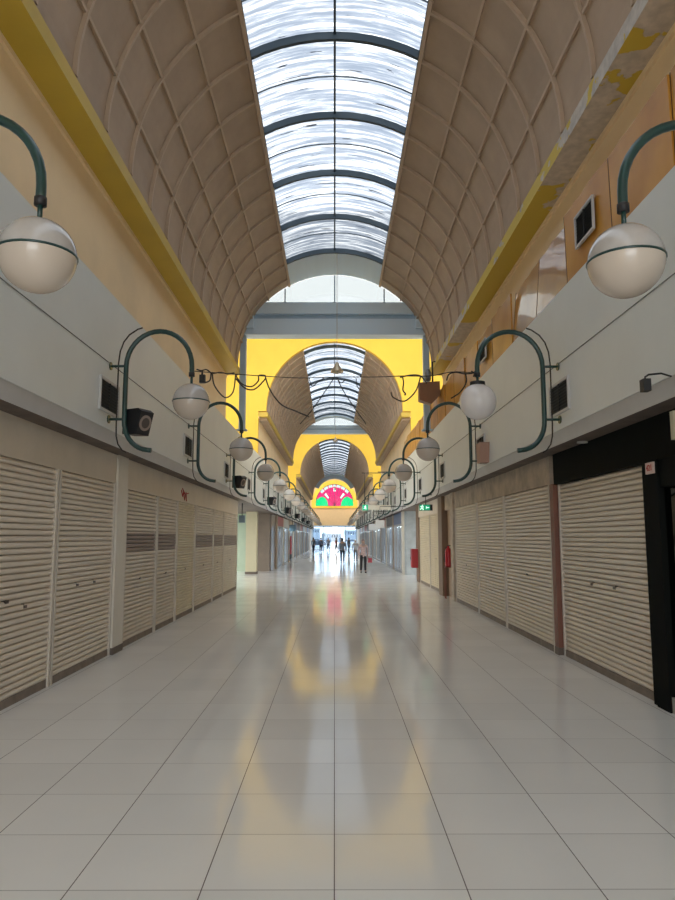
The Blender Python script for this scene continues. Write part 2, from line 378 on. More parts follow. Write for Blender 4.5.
# ------------------------------------------------------------------ vaults
def vault(idx, y0, y1, first_rib, sky_end, SPR=SPR):
    # coffered shell either side of the skylight
    m = MB(); NA = 16
    for s in (-1, 1):
        vs = []; rows = [(VR, y0), (VR + .12, y0), (VR + .12, y1), (VR, y1)]
        for i in range(NA + 1):
            th = TH + (PI / 2 - TH) * i / NA
            for (r, y) in rows: vs.append((s * r * math.sin(th), y, SPR + r * math.cos(th)))
        fs = []
        for i in range(NA):
            for k in range(4):
                a = i * 4 + k; b = i * 4 + (k + 1) % 4
                fs.append((a, b, b + 4, a + 4))
        fs += [(0, 1, 2, 3), tuple(NA * 4 + k for k in (3, 2, 1, 0))]
        m.add(vs, fs, 0, False)
        # foot of the shell down to the beam
        m.box(*sorted((s * VR, s * (VR + .3))), y0, y1, ZBT - .02, SPR + .01)
        # ribs round the vault
        y = first_rib
        while y < y1 - .05:
            if y > y0:
                vs = []
                for i in range(NA + 1):
                    th = TH + (PI / 2 - TH) * i / NA
                    for (r, yy) in ((VR - .05, y - .022), (VR + .01, y - .022), (VR + .01, y + .022), (VR - .05, y + .022)):
                        vs.append((s * r * math.sin(th), yy, SPR + r * math.cos(th)))
                m.add(vs, [(i * 4 + k, i * 4 + (k + 1) % 4, i * 4 + 4 + (k + 1) % 4, i * 4 + 4 + k) for i in range(NA) for k in range(4)], 1)
            y += 1.005
        for k in range(5):
            th = TH + (PI / 2 - TH) * k / 4
            r0 = VR - (.05 if k == 0 else .035); w_ = .03 if k == 0 else .018
            c, sn = math.cos(th), math.sin(th)
            if k == 4: continue
            pts = []
            for (r, d) in ((r0, -w_), (VR + .01, -w_), (VR + .01, w_), (r0, w_)):
                pts.append((s * (r * sn + d * c), SPR + r * c - d * sn))
            m.prism(pts, y0, y1, 'y', 1)
    o = m.build('ceiling', [vault_m, rib_m], kind='structure')
    # skylight
    fr = MB(); NS = 10
    def band(y, wd, r0, r1, mi=0, a=TH):
        vs = []
        for i in range(NS + 1):
            th = -a + 2 * a * i / NS
            for (r, yy) in ((r0, y - wd), (r1, y - wd), (r1, y + wd), (r0, y + wd)): vs.append((r * math.sin(th), yy, SPR + r * math.cos(th)))
        fr.add(vs, [(i * 4 + k, i * 4 + (k + 1) % 4, i * 4 + 4 + (k + 1) % 4, i * 4 + 4 + k) for i in range(NS) for k in range(4)] + [(3, 2, 1, 0), tuple(NS * 4 + k for k in range(4))], mi)
    bars = []; y = first_rib
    while y < sky_end + .1:
        if y > y0: band(y, .032, VR - .02, VR + .1); bars.append(y)
        y += 2.01
    # light purlins halfway
    for yb in bars: band(yb + 1.0, .006, VR + .08, VR + .10) if yb + 1.0 < sky_end else None
    fr.box(-.018, .018, y0, sky_end, SPR + VR + .05, SPR + VR + .10)
    for s in (-1, 1):
        th = TH; pts = [(s * (r * math.sin(th) + d * math.cos(th)), SPR + r * math.cos(th) - d * math.sin(th)) for (r, d) in ((VR - .02, -.05), (VR + .16, -.05), (VR + .16, .0), (VR - .02, .0))]
        fr.prism(pts, y0, sky_end, 'y')
    w_ = MB(); vs = []; ny = max(2, int((sky_end - y0) / 4))
    for i in range(NS + 1):
        th = -TH + 2 * TH * i / NS
        for y in (y0, sky_end): vs.append(((VR + .11) * math.sin(th), y, SPR + (VR + .11) * math.cos(th)))
    w_.add(vs, [(2 * i, 2 * i + 1, 2 * i + 3, 2 * i + 2) for i in range(NS)], 0, True)
    win = fr.build('window_%d' % idx, skyframe_m, kind='structure')
    w_.build('roof_sheet', sheet_m, win)
    # solid painted arch closing the vault's far end
    if sky_end < y1 - .3:
        fr = MB(); band((sky_end + y1) / 2, (y1 - sky_end) / 2, VR - .01, VR + .12)
        fr.build('ceiling', steel_light, kind='structure')
steel_light = M('pale_blue_paint', (.70, .84, .95), .5)
vault(1, NEAR, D1, 9.83 - 2.01 * 9, 17.95)
vault(2, D1B, D2, D1B + .6, D2 - .9, SPR + UP)
vault(3, D2B, D3, D2B + .6, D3 - 1, SPR + UP)

# ------------------------------------------------------------------ cross walls with arch openings
def arch_wall(name, y, ztop, half, mat, zb=ZF, low=XC, thick=.25, rr=VR, zc=SPR + UP, ZB=6.6):
    m = MB(); N = 24
    hole = [(-low, zb), (-low, ZB)] + ([(-rr, ZB)] if rr < low - .01 else []) + [(rr * -math.cos(PI * i / N), zc + rr * math.sin(PI * i / N)) for i in range(N + 1)] + [(rr, ZB), (low, ZB), (low, zb)]
    # left, right, top strips built as quads between hole outline and outer outline
    for (y0, y1) in ((y, y + thick),):
        # side slabs
        for s in (-1, 1):
            m.box(*sorted((s * low, s * half)), y0, y1, zb, ztop)
            if rr < low: m.box(*sorted((s * rr, s * low)), y0, y1, ZB, zc)
        # spandrels
        for i in range(N):
            a0, a1 = PI * i / N, PI * (i + 1) / N
            x0, z0 = -rr * math.cos(a0), zc + rr * math.sin(a0); x1, z1 = -rr * math.cos(a1), zc + rr * math.sin(a1)
            m.prism([(x0, z0), (x1, z1), (x1, ztop), (x0, ztop)], y0, y1, 'y')
        for s in (-1, 1): m.box(*sorted((s * rr, s * low)), y0, y1, zc, ztop)
    return m.build(name, mat, kind='structure')
arch_wall('wall_front', D1B - .26, 10.9, 6.8, yellow_m)
arch_wall('wall_front', D2B - .26, 10.5, 6.8, yellow_m)
for gi, (a, b, H) in enumerate(((D1, D1B, 10.9), (D2, D2B, 10.5), (D3 + .2, DW + .3, 10.5))):
    gf = MB(); 
    for xx in (-6.6, 6.6): gf.box(xx - .04, xx + .04, a - .2, b, H - .1, H)
    wn_ = gf.build('window_%d' % (8 + gi), skyframe_m, kind='structure')
    MB().box(-6.7, 6.7, a - .2, b, H, H + .01).build('roof_sheet', sheet2_m, wn_)  # sheet added across each gap to cut its daylight
    sw_ = MB()
    for s in (-1, 1): sw_.box(*sorted((s * 6.6, s * 6.8)), a - .2, b, 6.6, H)
    sw_.build('wall_left', cream_m, kind='structure')

# gantries at the open ends of the vaults: columns, beam, glazed lunette
def gantry(y, n, dz=0, SPR=SPR):
    t = MB()
    t.box(-2.72, 2.72, y - .05, y + .3, 7.86, 8.18)           # upper member
    t.box(-2.95, 2.95, y + .08, y + .25, 7.72, 7.86, 1)       # shadow gap web
    t.box(-2.95, 2.95, y - .02, y + .3, 7.28, 7.72)           # lower member
    t.box(-2.95, 2.95, y - .08, y + .36, 7.24, 7.29)
    for s in (-1, 1):
        t.box(*sorted((s * 2.30, s * 2.68)), y - .14, y - .02, 7.42, 7.84)
    t.v = [(a, b, 8.18 + dz - (8.18 - c) * (.55 if n else 1)) for a, b, c in t.v]
    o = t.build('trim_%d' % (20 + n), [steel_light, steel_m], kind='structure')
    for s in ((-1, 1) if n == 0 else ()):
        c = MB(); x = s * 2.60
        c.box(x - .085, x + .085, y, y + .2, ZF, 7.3 + dz); c.box(x - .14, x + .14, y - .05, y + .25, ZF, ZF + .03)
        c.build('column', steel_m, o)
    # lunette glazing over the beam
    f = MB(); h = 8.18 + dz
    rr = VR - .02; hw = math.sqrt(rr ** 2 - (h - SPR) ** 2)
    f.box(-hw, hw, y + .02, y + .08, h, h + .04)
    for x in (-1.42, 0, 1.42):
        if abs(x) > hw: continue
        zt = SPR + math.sqrt(rr * rr - x * x); f.box(x - .018, x + .018, y + .02, y + .07, h, zt)
    win = f.build('window_%d' % (n + 4), steel_m, kind='structure')
    g = MB(); a0 = math.asin((h - SPR) / rr); pts = [(rr * math.cos(a0 + (PI - 2 * a0) * i / 16), SPR + rr * math.sin(a0 + (PI - 2 * a0) * i / 16)) for i in range(17)]
    g.add([(p[0], y + .045, p[1]) for p in pts], [tuple(range(17))])
    g.build('pane', clear_m, win)
gantry(D1, 0, .05); gantry(D2, 1, .75, SPR + UP)

# ------------------------------------------------------------------ far end wall with stained glass
beige_m = M('peach_plaster', (.74, .52, .28), .7, var=.04)
K_ = DW / 90
def end_band():
    m = MB(); N = 14; ri, zc = 2.2, SPR + UP
    for i in range(N):
        a0, a1 = R(25) + R(130) * i / N, R(25) + R(130) * (i + 1) / N
        m.prism([(ri * math.cos(a0), zc + ri * math.sin(a0)), (VR * math.cos(a0), zc + VR * math.sin(a0)), (VR * math.cos(a1), zc + VR * math.sin(a1)), (ri * math.cos(a1), zc + ri * math.sin(a1))], D3 - .1, D3, 'y')
    m.build('trim_31', steel_m, kind='structure')
end_band()
def end_wall():
    m = MB(); y0, y1 = DW, DW + .3; rr, zc, zb = 2.4 * K_, EYE + (6.0 - EYE) * K_, EYE + (5.6 - EYE) * K_; N = 24
    m.box(-6.8, 6.8, y0, y1, 3.25, zb)
    for s in (-1, 1): m.box(*sorted((s * rr, s * 6.8)), y0, y1, zb, 10.5)
    for i in range(N):
        a0, a1 = PI * i / N, PI * (i + 1) / N
        x0, z0 = -rr * math.cos(a0), zc + rr * math.sin(a0); x1, z1 = -rr * math.cos(a1), zc + rr * math.sin(a1)
        m.prism([(x0, z0), (x1, z1), (x1, 10.5), (x0, 10.5)], y0, y1, 'y')
    m.build('wall_front', beige_m, kind='structure')
    r = MB(); ro = 2.92 * K_; N = 28
    for i in range(N):
        a0, a1 = PI * i / N, PI * (i + 1) / N
        r.prism([(rr * math.cos(a0), zc + rr * math.sin(a0)), (ro * math.cos(a0), zc + ro * math.sin(a0)), (ro * math.cos(a1), zc + ro * math.sin(a1)), (rr * math.cos(a1), zc + rr * math.sin(a1))], y0 - .25, y0, 'y')
    for s in (-1, 1): r.box(*sorted((s * rr, s * ro)), y0 - .25, y0, zb, zc)
    r.box(-ro, ro, y0 - .3, y0, zb - .25, zb)
    r.build('trim_30', yellow_m, kind='structure')
end_wall()
def stained(name, col, st=1.0):
    m = bpy.data.materials.new(name); m.use_nodes = True; t = m.node_tree; t.nodes.clear(); L = t.links.new
    out = t.nodes.new('ShaderNodeOutputMaterial'); tr = t.nodes.new('ShaderNodeBsdfTransparent'); tr.inputs[0].default_value = (*col, 1)
    tl = t.nodes.new('ShaderNodeBsdfTranslucent'); tl.inputs[0].default_value = (*col, 1); mx = t.nodes.new('ShaderNodeMixShader'); mx.inputs[0].default_value = .3
    gl = t.nodes.new('ShaderNodeBsdfGlossy'); gl.inputs['Roughness'].default_value = .1; mx2 = t.nodes.new('ShaderNodeMixShader'); mx2.inputs[0].default_value = .04
    L(tr.outputs[0], mx.inputs[1]); L(tl.outputs[0], mx.inputs[2]); L(mx.outputs[0], mx2.inputs[1]); L(gl.outputs[0], mx2.inputs[2]); L(mx2.outputs[0], out.inputs[0])
    return m
pink_g = stained('pink_glass', (.26, .010, .055)); green_g = stained('green_glass', (.003, .23, .07)); pale_g = stained('pale_green_glass', (.24, .34, .28)); grey_g = stained('grey_green_glass', (.20, .28, .24))
def stained_glass():
    y = DW + .1; rr, zc, zb = 2.4, .4, 0.0            # local units, scaled by K_
    zw = EYE + (5.6 - EYE) * K_
    def W(x, z): return (x * K_, zw + z * K_)
    fr = MB(); q = [W(-rr, 0), W(rr, 0), W(rr, .05), W(-rr, .05)]; fr.prism(q, y - .03, y + .03, 'y')
    for i in range(28):
        a0, a1 = PI * i / 28, PI * (i + 1) / 28; ri = rr - .05
        fr.prism([W(ri * math.cos(a0), zc + ri * math.sin(a0)), W(rr * math.cos(a0), zc + rr * math.sin(a0)), W(rr * math.cos(a1), zc + rr * math.sin(a1)), W(ri * math.cos(a1), zc + ri * math.sin(a1))], y - .04, y + .04, 'y')
    win = fr.build('window_7', skyframe_m, kind='structure')
    names = {'pink': ('pink_pane', pink_g), 'green': ('green_pane', green_g), 'pale': ('pale_pane', pale_g), 'grey': ('grey_pane', grey_g)}
    cells = {k: MB() for k in names}; d = .05
    def inside(x, z): return abs(x) <= rr and (z <= zc or x * x + (z - zc) ** 2 <= rr * rr) and z >= 0
    def kind(x, z):
        if ((abs(x) - 1.6) / .78) ** 2 + (z / 1.2) ** 2 < 1 or (abs(x) > 1.6 and z < .9): return 'green'
        r = math.hypot(x, z / 1.15); a = math.degrees(math.atan2(z, abs(x)))
        if r > 2.12 and a > 42 and (a % 14) > 3: return 'grey'
        if 1.15 < r < 1.85 and (48 < a < 57 or 31 < a < 38): return 'pale'
        if abs(x) < .16 and 1.9 < z < 2.3: return 'pale'
        return 'pink'
    z = 0.0
    while z < 2.85:
        x = -rr; run = None; x0 = x
        while x <= rr + d:
            k = kind(x + d / 2, z + d / 2) if inside(x + d / 2, z + d / 2) else None
            if k != run:
                if run: a, b = W(x0, z), W(x, z + d); cells[run].add([(a[0], y, a[1]), (b[0], y, a[1]), (b[0], y, b[1]), (a[0], y, b[1])], [(0, 1, 2, 3)])
                run, x0 = k, x
            x += d
        z += d
    for k, (nm, mt) in names.items(): cells[k].build(nm, mt, win)
    bars = MB()
    for a in (44, 60, 75, 90, 105, 120, 136):
        p = W(math.cos(R(a)) * 2.2, math.sin(R(a)) * 2.55); bars.tube([(0, y - .03, zw), (p[0], y - .03, p[1])], .022, 6)
    for r in (1.15, 1.85): bars.tube([(W(r * math.cos(R(a)), 0)[0], y - .03, W(0, r * 1.15 * math.sin(R(a)))[1]) for a in range(4, 180, 8)], .014, 6)
    bars.build('leading', skyframe_m, win)
stained_glass()
# low lobby beyond the last vault and the street doors
white_m = M('white_ceiling_paint', (.78, .77, .74), .6)
MB().box(-6.8, 6.8, DW + .3, DEND + .4, 3.25, 3.45).build('ceiling', white_m, kind='structure')
for s in (-1, 1):
    MB().box(*sorted((s * 3.2, s * 3.5)), DW, DEND + .4, 0, 3.3).build('wall_left' if s < 0 else 'wall_right', white_m, kind='structure')
def street_doors():
    f = MB(); y = DEND
    f.box(-3.2, 3.2, y, y + .1, 3.15, 3.25)
    for x in (-3.15, -1.6, 1.6, 3.15): f.box(x - .05, x + .05, y, y + .1, 0, 3.2)
    d = f.build('door_1', steel_m, kind='structure')
    g = MB(); g.box(-3.1, -1.65, y + .04, y + .06, .02, 3.2); g.box(1.65, 3.1, y + .04, y + .06, .02, 3.2); g.box(-1.55, -.4, y + .04, y + .06, .02, 3.2); g.box(.5, 1.55, y + .04, y + .06, .02, 3.2)
    g.build('pane', door_glass_m, d)
street_doors()

# ------------------------------------------------------------------ passage on the left and recess on the right
celadon_m = M('pale_green_wall', (.40, .48, .35), .6, var=.05)
colcream_m = M('cream_column_paint', (.56, .50, .33), .5, var=.05)
MB().box(-8.2, -3.2, 21.9, 22.3, 0, ZSO + .02).box(-8.2, -4.1, 33.8, 34.2, 0, ZSO + .02).build('wall_left', celadon_m, kind='structure')
brownpan_m = M('brown_laminate', (.20, .155, .12), .3, var=.15, vscale=2, coat=.2)
MB().box(-4.1, -3.1, 33.9, 34.2, 0, ZSO + .02).box(-3.2, -3.05, 34.2, 36.6, 0, ZSO + .02).build('wall_left', brownpan_m, kind='structure')
MB().box(3.2, 8.2, 25.4, 25.6, 0, ZSO + .02).build('wall_right', header_m, kind='structure')
greyglass_m = M('grey_shop_glazing', (.42, .46, .47), .12, var=.2, coat=.4)
MB().box(3.1, 8.2, 30.6, 30.8, 0, ZSO + .02).box(3.05, 3.2, 30.8, 31.0, 0, ZSO + .02).build('wall_right', greyglass_m, kind='structure')

c = MB().box(-.24, .24, -.24, .24, 0, ZSO).build('column', colcream_m)
c.location = (-3.68, 31.6, 0); tag(c, 'square cream column standing in the open passage on the left', 'column')
p = MB().box(-.255, .255, -.255, .255, 0, .1).build('plinth', M('dark_skirting', (.12, .09, .07), .5), c)

# projecting pillar between first and second row of shutters, left
pl = MB().box(-3.2, -3.02, 9.83, 10.28, 0, ZSO).build('pillar', pillar_m); tag(pl, 'pale painted pillar between the wide pair of shutters and the banded shutters on the left', 'pillar')
MB().box(-3.21, -3.01, 9.82, 10.29, 0, .09).build('skirting', M('dark_skirting', (.12, .09, .07), .5), pl)

# headers above the shutters
def header(x0, x1, y0, y1, z0, mat, wall): return MB().box(x0, x1, y0, y1, z0, ZSO + .01).build(wall, mat, kind='structure')
header(-3.2, -3.05, NEAR, 9.83, ZSH, header_m, 'wall_left')
header(-3.2, -3.05, 10.33, 22.3, ZSH - .04, header_m, 'wall_left')
header(3.05, 3.2, 9.95, 20.2, ZSH, dirty_m, 'wall_right')
header(3.03, 3.2, 20.2, 25.6, ZSH - .02, header_m, 'wall_right')
header(3.05, 3.3, 3.0, 9.77, ZSH - .02, blackpaint_m, 'wall_right')
header(3.05, 3.2, NEAR, 3.0, ZSH - .02, header_m, 'wall_right')
# red scrawl on the left header
red_m = M('red_spray', (.45, .03, .03), .6)
g = MB()
for pts in ([(15.0, 2.62), (15.12, 2.50), (15.2, 2.60), (15.32, 2.44), (15.45, 2.60), (15.5, 2.42)], [(15.1, 2.66), (15.35, 2.56), (15.7, 2.6)]):
    g.tube([(-3.047, y - 1.0, z - .10) for y, z in pts], .012, 5)
gr = g.build('graffiti', red_m); tag(gr, 'small red spray-painted scrawl on the cream header over the left shutters', 'graffiti')

# ------------------------------------------------------------------ roller shutters
shut_m = M('beige_shutter_paint', (.74, .655, .545), .42, var=.07, vscale=1.6)
shut2_m = M('grey_beige_shutter_paint', (.66, .58, .475), .42, var=.07, vscale=1.6)
shuty_m = M('yellowed_shutter_paint', (.72, .63, .46), .45, var=.07)
band_m = M('brown_shutter_band', (.27, .21, .18), .5, var=.1)
rail_m = M('shutter_guide_rail', (.62, .56, .48), .45)
dirtbar_m = M('shutter_bottom_bar', (.24, .19, .15), .6, var=.3, vscale=5)
lock_m = M('shutter_lock', (.08, .06, .05), .4, metal=.5)
def shutter(side, xw, y0, y1, label, mat=shut_m, band=None, pitch=.060, top=ZSH, group=None, locks=((.5, .95),), zb=0):
    """side -1 left wall, +1 right; xw = plane of the curtain"""
    t = thing('roller_shutter', label, 'shutter', (side * xw, (y0 + y1) / 2, 0), 0, group)
    hw = (y1 - y0) / 2; m = MB(); n = int((top - .08) / pitch); z0 = .08
    vs = []; prof = []
    for i in range(n):
        z = z0 + i * (top - z0) / n; h = (top - z0) / n
        for (f, d) in ((0, -.004), (.07, .014), (.30, .025), (.62, .024), (.86, .010), (.93, -.024)): prof.append((z + h * f, d))
    prof.append((top, 0))
    # closed slab: front profile + flat back
    for (z, d) in prof: vs += [(-side * d, -hw + .03, z), (-side * d, hw - .03, z)]
    k = len(prof); fs = [(2 * i, 2 * i + 1, 2 * i + 3, 2 * i + 2) for i in range(k - 1)]
    m.add(vs, fs, 0, False)
    if band:
        for i in range(k - 1):
            if band[0] <= prof[i][0] < band[1]: m.mi[i] = 1
    m.add([(side * .02, -hw + .03, z0), (side * .02, hw - .03, z0), (side * .02, hw - .03, top), (side * .02, -hw + .03, top)], [(0, 1, 2, 3)], 0)
    cu = m.build('curtain', [mat, band_m], t)
    MB().box(-.028, .02, -hw + .03, hw - .03, .0 + zb, .085).build('bottom_bar', dirtbar_m, t)
    for s in (-1, 1):
        yy = s * (hw - .02); MB().box(-.04, .04, yy - .02, yy + .02, 0, top).build('guide_rail', rail_m, t)
    for (fy, z) in locks:
        yy = -hw + 2 * hw * fy
        lk = MB().box(-.03, .03, yy - .035, yy + .035, z - .014, z + .014).lathe([(.0, 0), (.016, 0), (.016, .014), (0, .014)], (0, yy, z + .014), 10).build('lock', lock_m, cu)
    return t
L_ = -1
shutter(L_, 3.085, 5.4, 7.78, 'wide cream roller shutter nearest the camera on the left, cut by the frame', locks=((.55, .98), (.72, .9)))
shutter(L_, 3.085, 7.82, 9.82, 'wide cream roller shutter on the left just before the pale pillar', locks=((.35, 1.02), (.65, 1.02)))
shutter(L_, 3.085, 10.36, 12.18, 'beige shutter with brown band right after the pale pillar on the left', shut2_m, (1.36, 1.64), top=2.29)
shutter(L_, 3.085, 12.22, 13.72, 'narrower brown-banded shutter, second past the pale pillar on the left', shut2_m, (1.36, 1.64), top=2.29)
shutter(L_, 3.085, 13.76, 15.5, 'plain yellowish fine-slatted shutter between brown-banded ones on the left', shuty_m, None, .05, top=2.29)
shutter(L_, 3.085, 15.54, 17.85, 'wider brown-banded shutter just beyond the plain yellowish one on the left', shut2_m, (1.36, 1.64), top=2.29)
shutter(L_, 3.085, 17.89, 19.5, 'second brown-banded shutter beyond the plain yellowish one on the left', shut2_m, (1.36, 1.64), top=2.29)
shutter(L_, 3.085, 19.54, 22.26, 'last brown-banded shutter on the left beside the open passage', shut2_m, (1.36, 1.64), top=2.29)
shutter(1, 3.14, 6.98, 9.76, 'large beige shutter set in the black shopfront on the right', top=2.31, locks=((.35, 1.02), (.6, 1.02)))
shutter(1, 3.085, 9.98, 12.70, 'wide stained beige shutter on the right past the red-brown post', locks=((.5, 1.0),))
shutter(1, 3.085, 12.74, 15.12, 'middle beige shutter under the grimy header on the right')
shutter(1, 3.085, 15.16, 17.9, 'farthest beige shutter under the grimy header on the right')
shutter(1, 3.10, 20.3, 22.8, 'cream shutter with a small white notice under the green exit sign', shuty_m)
shutter(1, 3.10, 22.84, 25.5, 'cream shutter just before the side opening on the right, beyond the exit sign', shuty_m)

# right side details
rb_m = M('red_brown_post_paint', (.20, .075, .045), .5, var=.15)
po = MB().box(3.04, 3.18, 9.78, 9.94, 0, ZSH - .01).build('post', rb_m); tag(po, 'red-brown painted post beside the black shopfront on the right', 'post')
MB().box(3.035, 3.18, 9.775, 9.945, 0, .1).build('skirting', M('dark_skirting', (.12, .09, .07), .5), po)
brown_m = M('brown_timber_paint', (.21, .13, .075), .5, var=.12)
p2 = MB().box(2.96, 3.2, 19.55, 20.25, 0, ZSO).build('pillar', brown_m); tag(p2, 'brown pillar on the right beyond the row of stained shutters', 'pillar')
p3 = MB().box(3.0, 3.2, 17.95, 18.35, 0, ZSO).build('pillar', dirty_m); tag(p3, 'dull tan pillar beside the fire extinguisher stand on the right', 'pillar')
MB().box(3.12, 3.2, 18.35, 19.55, 0, ZSO).build('wall_right', M('tan_panel', (.42, .28, .17), .5, var=.1), kind='structure')
# black-framed shop nearest on the right
def dark_shop():
    t = thing('shop_window', 'dark glazed shopfront with black frame at the right edge of the frame', 'shop window', (3.1, 4.75, 0))
    f = MB()
    for y in (3.05 - 5, 6.95 - 5): f.box(-.06, .1, y - .1, y + .16, 0, ZSH - .02)
    f.box(-.04, .08, -1.95, 1.95, 2.05, 2.31); f.box(-.04, .08, -1.95, 1.95, .0, .14, 1)
    for y in (.0,): f.box(-.03, .05, y - .04, y + .04, .1, 2.1)
    f.build('frame', [blackpaint_m, M('pale_kick_plate', (.4, .38, .34), .5)], t)
    MB().box(.0, .012, -1.9, 1.95, .14, 2.05).build('glass', dark_glass_m, t)
    b = MB(); b.box(2.3, 2.4, -2, 2, 0, 2.7); b.box(0.1, 2.4, 1.9, 2.0, 0, 2.7); b.box(.1, 2.4, -2.05, -1.95, 0, 2.7)
    b.build('back_wall', M('dark_teal_wall', (.05, .13, .12), .4, var=.2), t)
    sh = MB()
    for z in (.7, 1.1, 1.6): sh.box(1.2, 1.6, -1.6, 1.85, z, z + .04)
    sh.build('shelf', M('teal_shelf', (.06, .2, .17), .5), t)
dark_shop()
MB().box(3.06, 3.25, 6.87, 6.97, 0, ZSH - .02).build('door_2', blackpaint_m, kind='structure')
# number plate reading 421
def text_mesh(txt, size, mat, parent, loc, rot, ext=.002, name='lettering', align='CENTER'):
    cu = bpy.data.curves.new(name, 'FONT'); cu.body = txt; cu.size = size; cu.extrude = ext; cu.align_x = align; cu.align_y = 'CENTER'
    tmp = bpy.data.objects.new(name, cu); COL.objects.link(tmp)
    dg = bpy.context.evaluated_depsgraph_get(); me = bpy.data.meshes.new_from_object(tmp.evaluated_get(dg))
    bpy.data.objects.remove(tmp); me.materials.clear(); me.materials.append(mat)
    o = bpy.data.objects.new(name, me); COL.objects.link(o); o.parent = parent; o.location = loc; o.rotation_euler = rot
    return o
plate = thing('number_plate', 'small white number plate with red figures on the black shopfront', 'sign', (3.03, 6.72, 2.24))
MB().box(-.008, .008, -.085, .085, -.055, .055).build('plate', M('plate_white', (.7, .55, .5), .5), plate)
text_mesh('421', .085, M('plate_red', (.5, .04, .03), .5), plate, (-.01, 0, 0), (R(90), 0, R(-90)))

# ------------------------------------------------------------------ fire equipment, exit signs
fx = thing('fire_extinguisher', 'red fire extinguisher on a thin stand beside the brown pillar on the right', 'fire extinguisher', (3.0, 18.75, .82))
MB().lathe([(0, 0), (.085, .0), (.09, .03), (.09, .40), (.07, .47), (.03, .50), (.03, .54), (0, .54)], n=16).build('cylinder', M('fire_red', (.5, .015, .02), .3), fx)
MB().box(-.02, .1, -.015, .015, .54, .56).tube([(0, 0, .54), (-.06, 0, .5), (-.1, 0, .3), (-.1, 0, .12)], .012, 6).build('hose_and_lever', black_m, fx)
st = MB(); st.box(-.1, .1, -.1, .1, .80, .82)
for (a, b) in ((-.09, -.09), (.09, -.09), (-.09, .09), (.09, .09)): st.tube([(a, b, 0), (a, b, .81)], .012, 6)
so = st.build('extinguisher_stand', M('rusty_steel', (.24, .08, .05), .5), None, (3.0, 18.75, 0)); tag(so, 'thin rusty stand under the red fire extinguisher', 'stand')
hc = MB().box(-.10, .10, -.25, .25, -.34, .34).build('hose_cabinet', M('cabinet_red', (.38, .02, .025), .35), None, (2.92, 26.0, .84))
tag(hc, 'red wall box for a fire hose at the corner of the right side opening', 'fire hose cabinet')
MB().box(-.115, -.10, -.23, .23, -.32, .32).build('cabinet_door', M('cabinet_red', (.38, .02, .025), .35), hc)
MB().box(-.13, -.115, .16, .19, -.05, .05).build('handle', black_m, hc)
# bracket to hold it off the wall end
MB().box(3.03, 3.2, 25.5, 26.35, 0, ZSO).build('wall_right', brown_m, kind='structure')
exit_g = bpy.data.materials.new('exit_sign_green'); exit_g.use_nodes = True
b_ = exit_g.node_tree.nodes['Principled BSDF']; b_.inputs['Base Color'].default_value = (.0, .25, .12, 1); b_.inputs['Emission Color'].default_value = (0, .4, .2, 1); b_.inputs['Emission Strength'].default_value = .5
exit_w = bpy.data.materials.new('exit_sign_white'); exit_w.use_nodes = True
b_ = exit_w.node_tree.nodes['Principled BSDF']; b_.inputs['Base Color'].default_value = (.8, .9, .8, 1); b_.inputs['Emission Color'].default_value = (.7, 1, .8, 1); b_.inputs['Emission Strength'].default_value = .6
def picto(t, x, s=1.0, y=-.045):
    """running figure, made of bars"""
    m = MB()
    def bar(a, b, wd=.014): m.tube([(x + a[0] * s, y, a[1] * s), (x + b[0] * s, y, b[1] * s)], wd * s, 5)
    m.lathe([(0, -.02 * s), (.014 * s, -.014 * s), (.02 * s, 0), (.014 * s, .014 * s), (0, .02 * s)], (x + .01 * s, y, .062 * s), 8)
    bar((0, .04), (-.01, -.01), .018); bar((0, .035), (.045, .01)); bar((0, .035), (-.045, .02)); bar((-.01, -.01), (.03, -.035)); bar((.03, -.035), (.02, -.075)); bar((-.01, -.01), (-.03, -.045)); bar((-.03, -.045), (-.065, -.045))
    return m.build('running_figure', exit_w, t)
ex = thing('exit_sign', 'green running-man exit sign hung under the right soffit before the side opening', 'exit sign', tuple(at(425.8, 507.6, 20.0)))
MB().box(-.185, .185, -.04, .04, -.085, .085).build('box', black_m, ex)
MB().box(-.18, -.04, -.044, -.04, -.075, .075).box(-.03, .11, -.044, -.04, -.075, .075).build('lit_panel', exit_g, ex)
picto(ex, -.11); 
MB().add([(0, -.048, -.04), (0, -.048, .04), (.05, -.048, 0), (0, -.05, -.04), (0, -.05, .04), (.05, -.05, 0)], [(0, 1, 2), (3, 5, 4)]).box(.04, .09, -.05, -.046, -.012, .012).build('arrow', exit_w, ex)
hz = ZSO + .06 - ex.location.z
MB().tube([(0, 0, .08), (0, 0, hz), (XF + .02 - ex.location.x, 0, hz)], .012, 6).build('hanger', black_m, ex)

p0 = at(376.5, 507.5, 30)
hs = thing('hanging_sign', 'long pale directory sign with green exit square hung over the aisle on the right', 'sign', tuple(p0))
MB().box(-.62, .62, -.03, .03, -.10, .10).build('board', M('sign_cream', (.62, .58, .48), .5, var=.06), hs)
MB().box(-.60, -.36, -.034, -.03, -.12, .12).build('exit_square', exit_g, hs)
picto(hs, -.48, 1.1, -.037)
xa = 2.78 - p0.x; za = at(376, 473, 30).z - p0.z
m = MB(); m.tube([(-.5, 0, .09), (-.5, 0, za)], .012, 6); m.tube([(.5, 0, .09), (.5, 0, za)], .012, 6); m.tube([(-.62, 0, za), (xa, 0, za)], .018, 6)
m.build('arm', black_m, hs)
a2 = thing('sign_arm', 'empty horizontal arm bracket sticking out over the right lamps in the distance', 'bracket', (2.74, 24.2, at(380, 472, 24.2).z))
MB().tube([(0, 0, 0), (-1.25, 0, 0)], .016, 6).build('arm', black_m, a2)
MB().box(-.02, .01, -.06, .06, -.1, .1).build('wall_plate', black_m, a2)

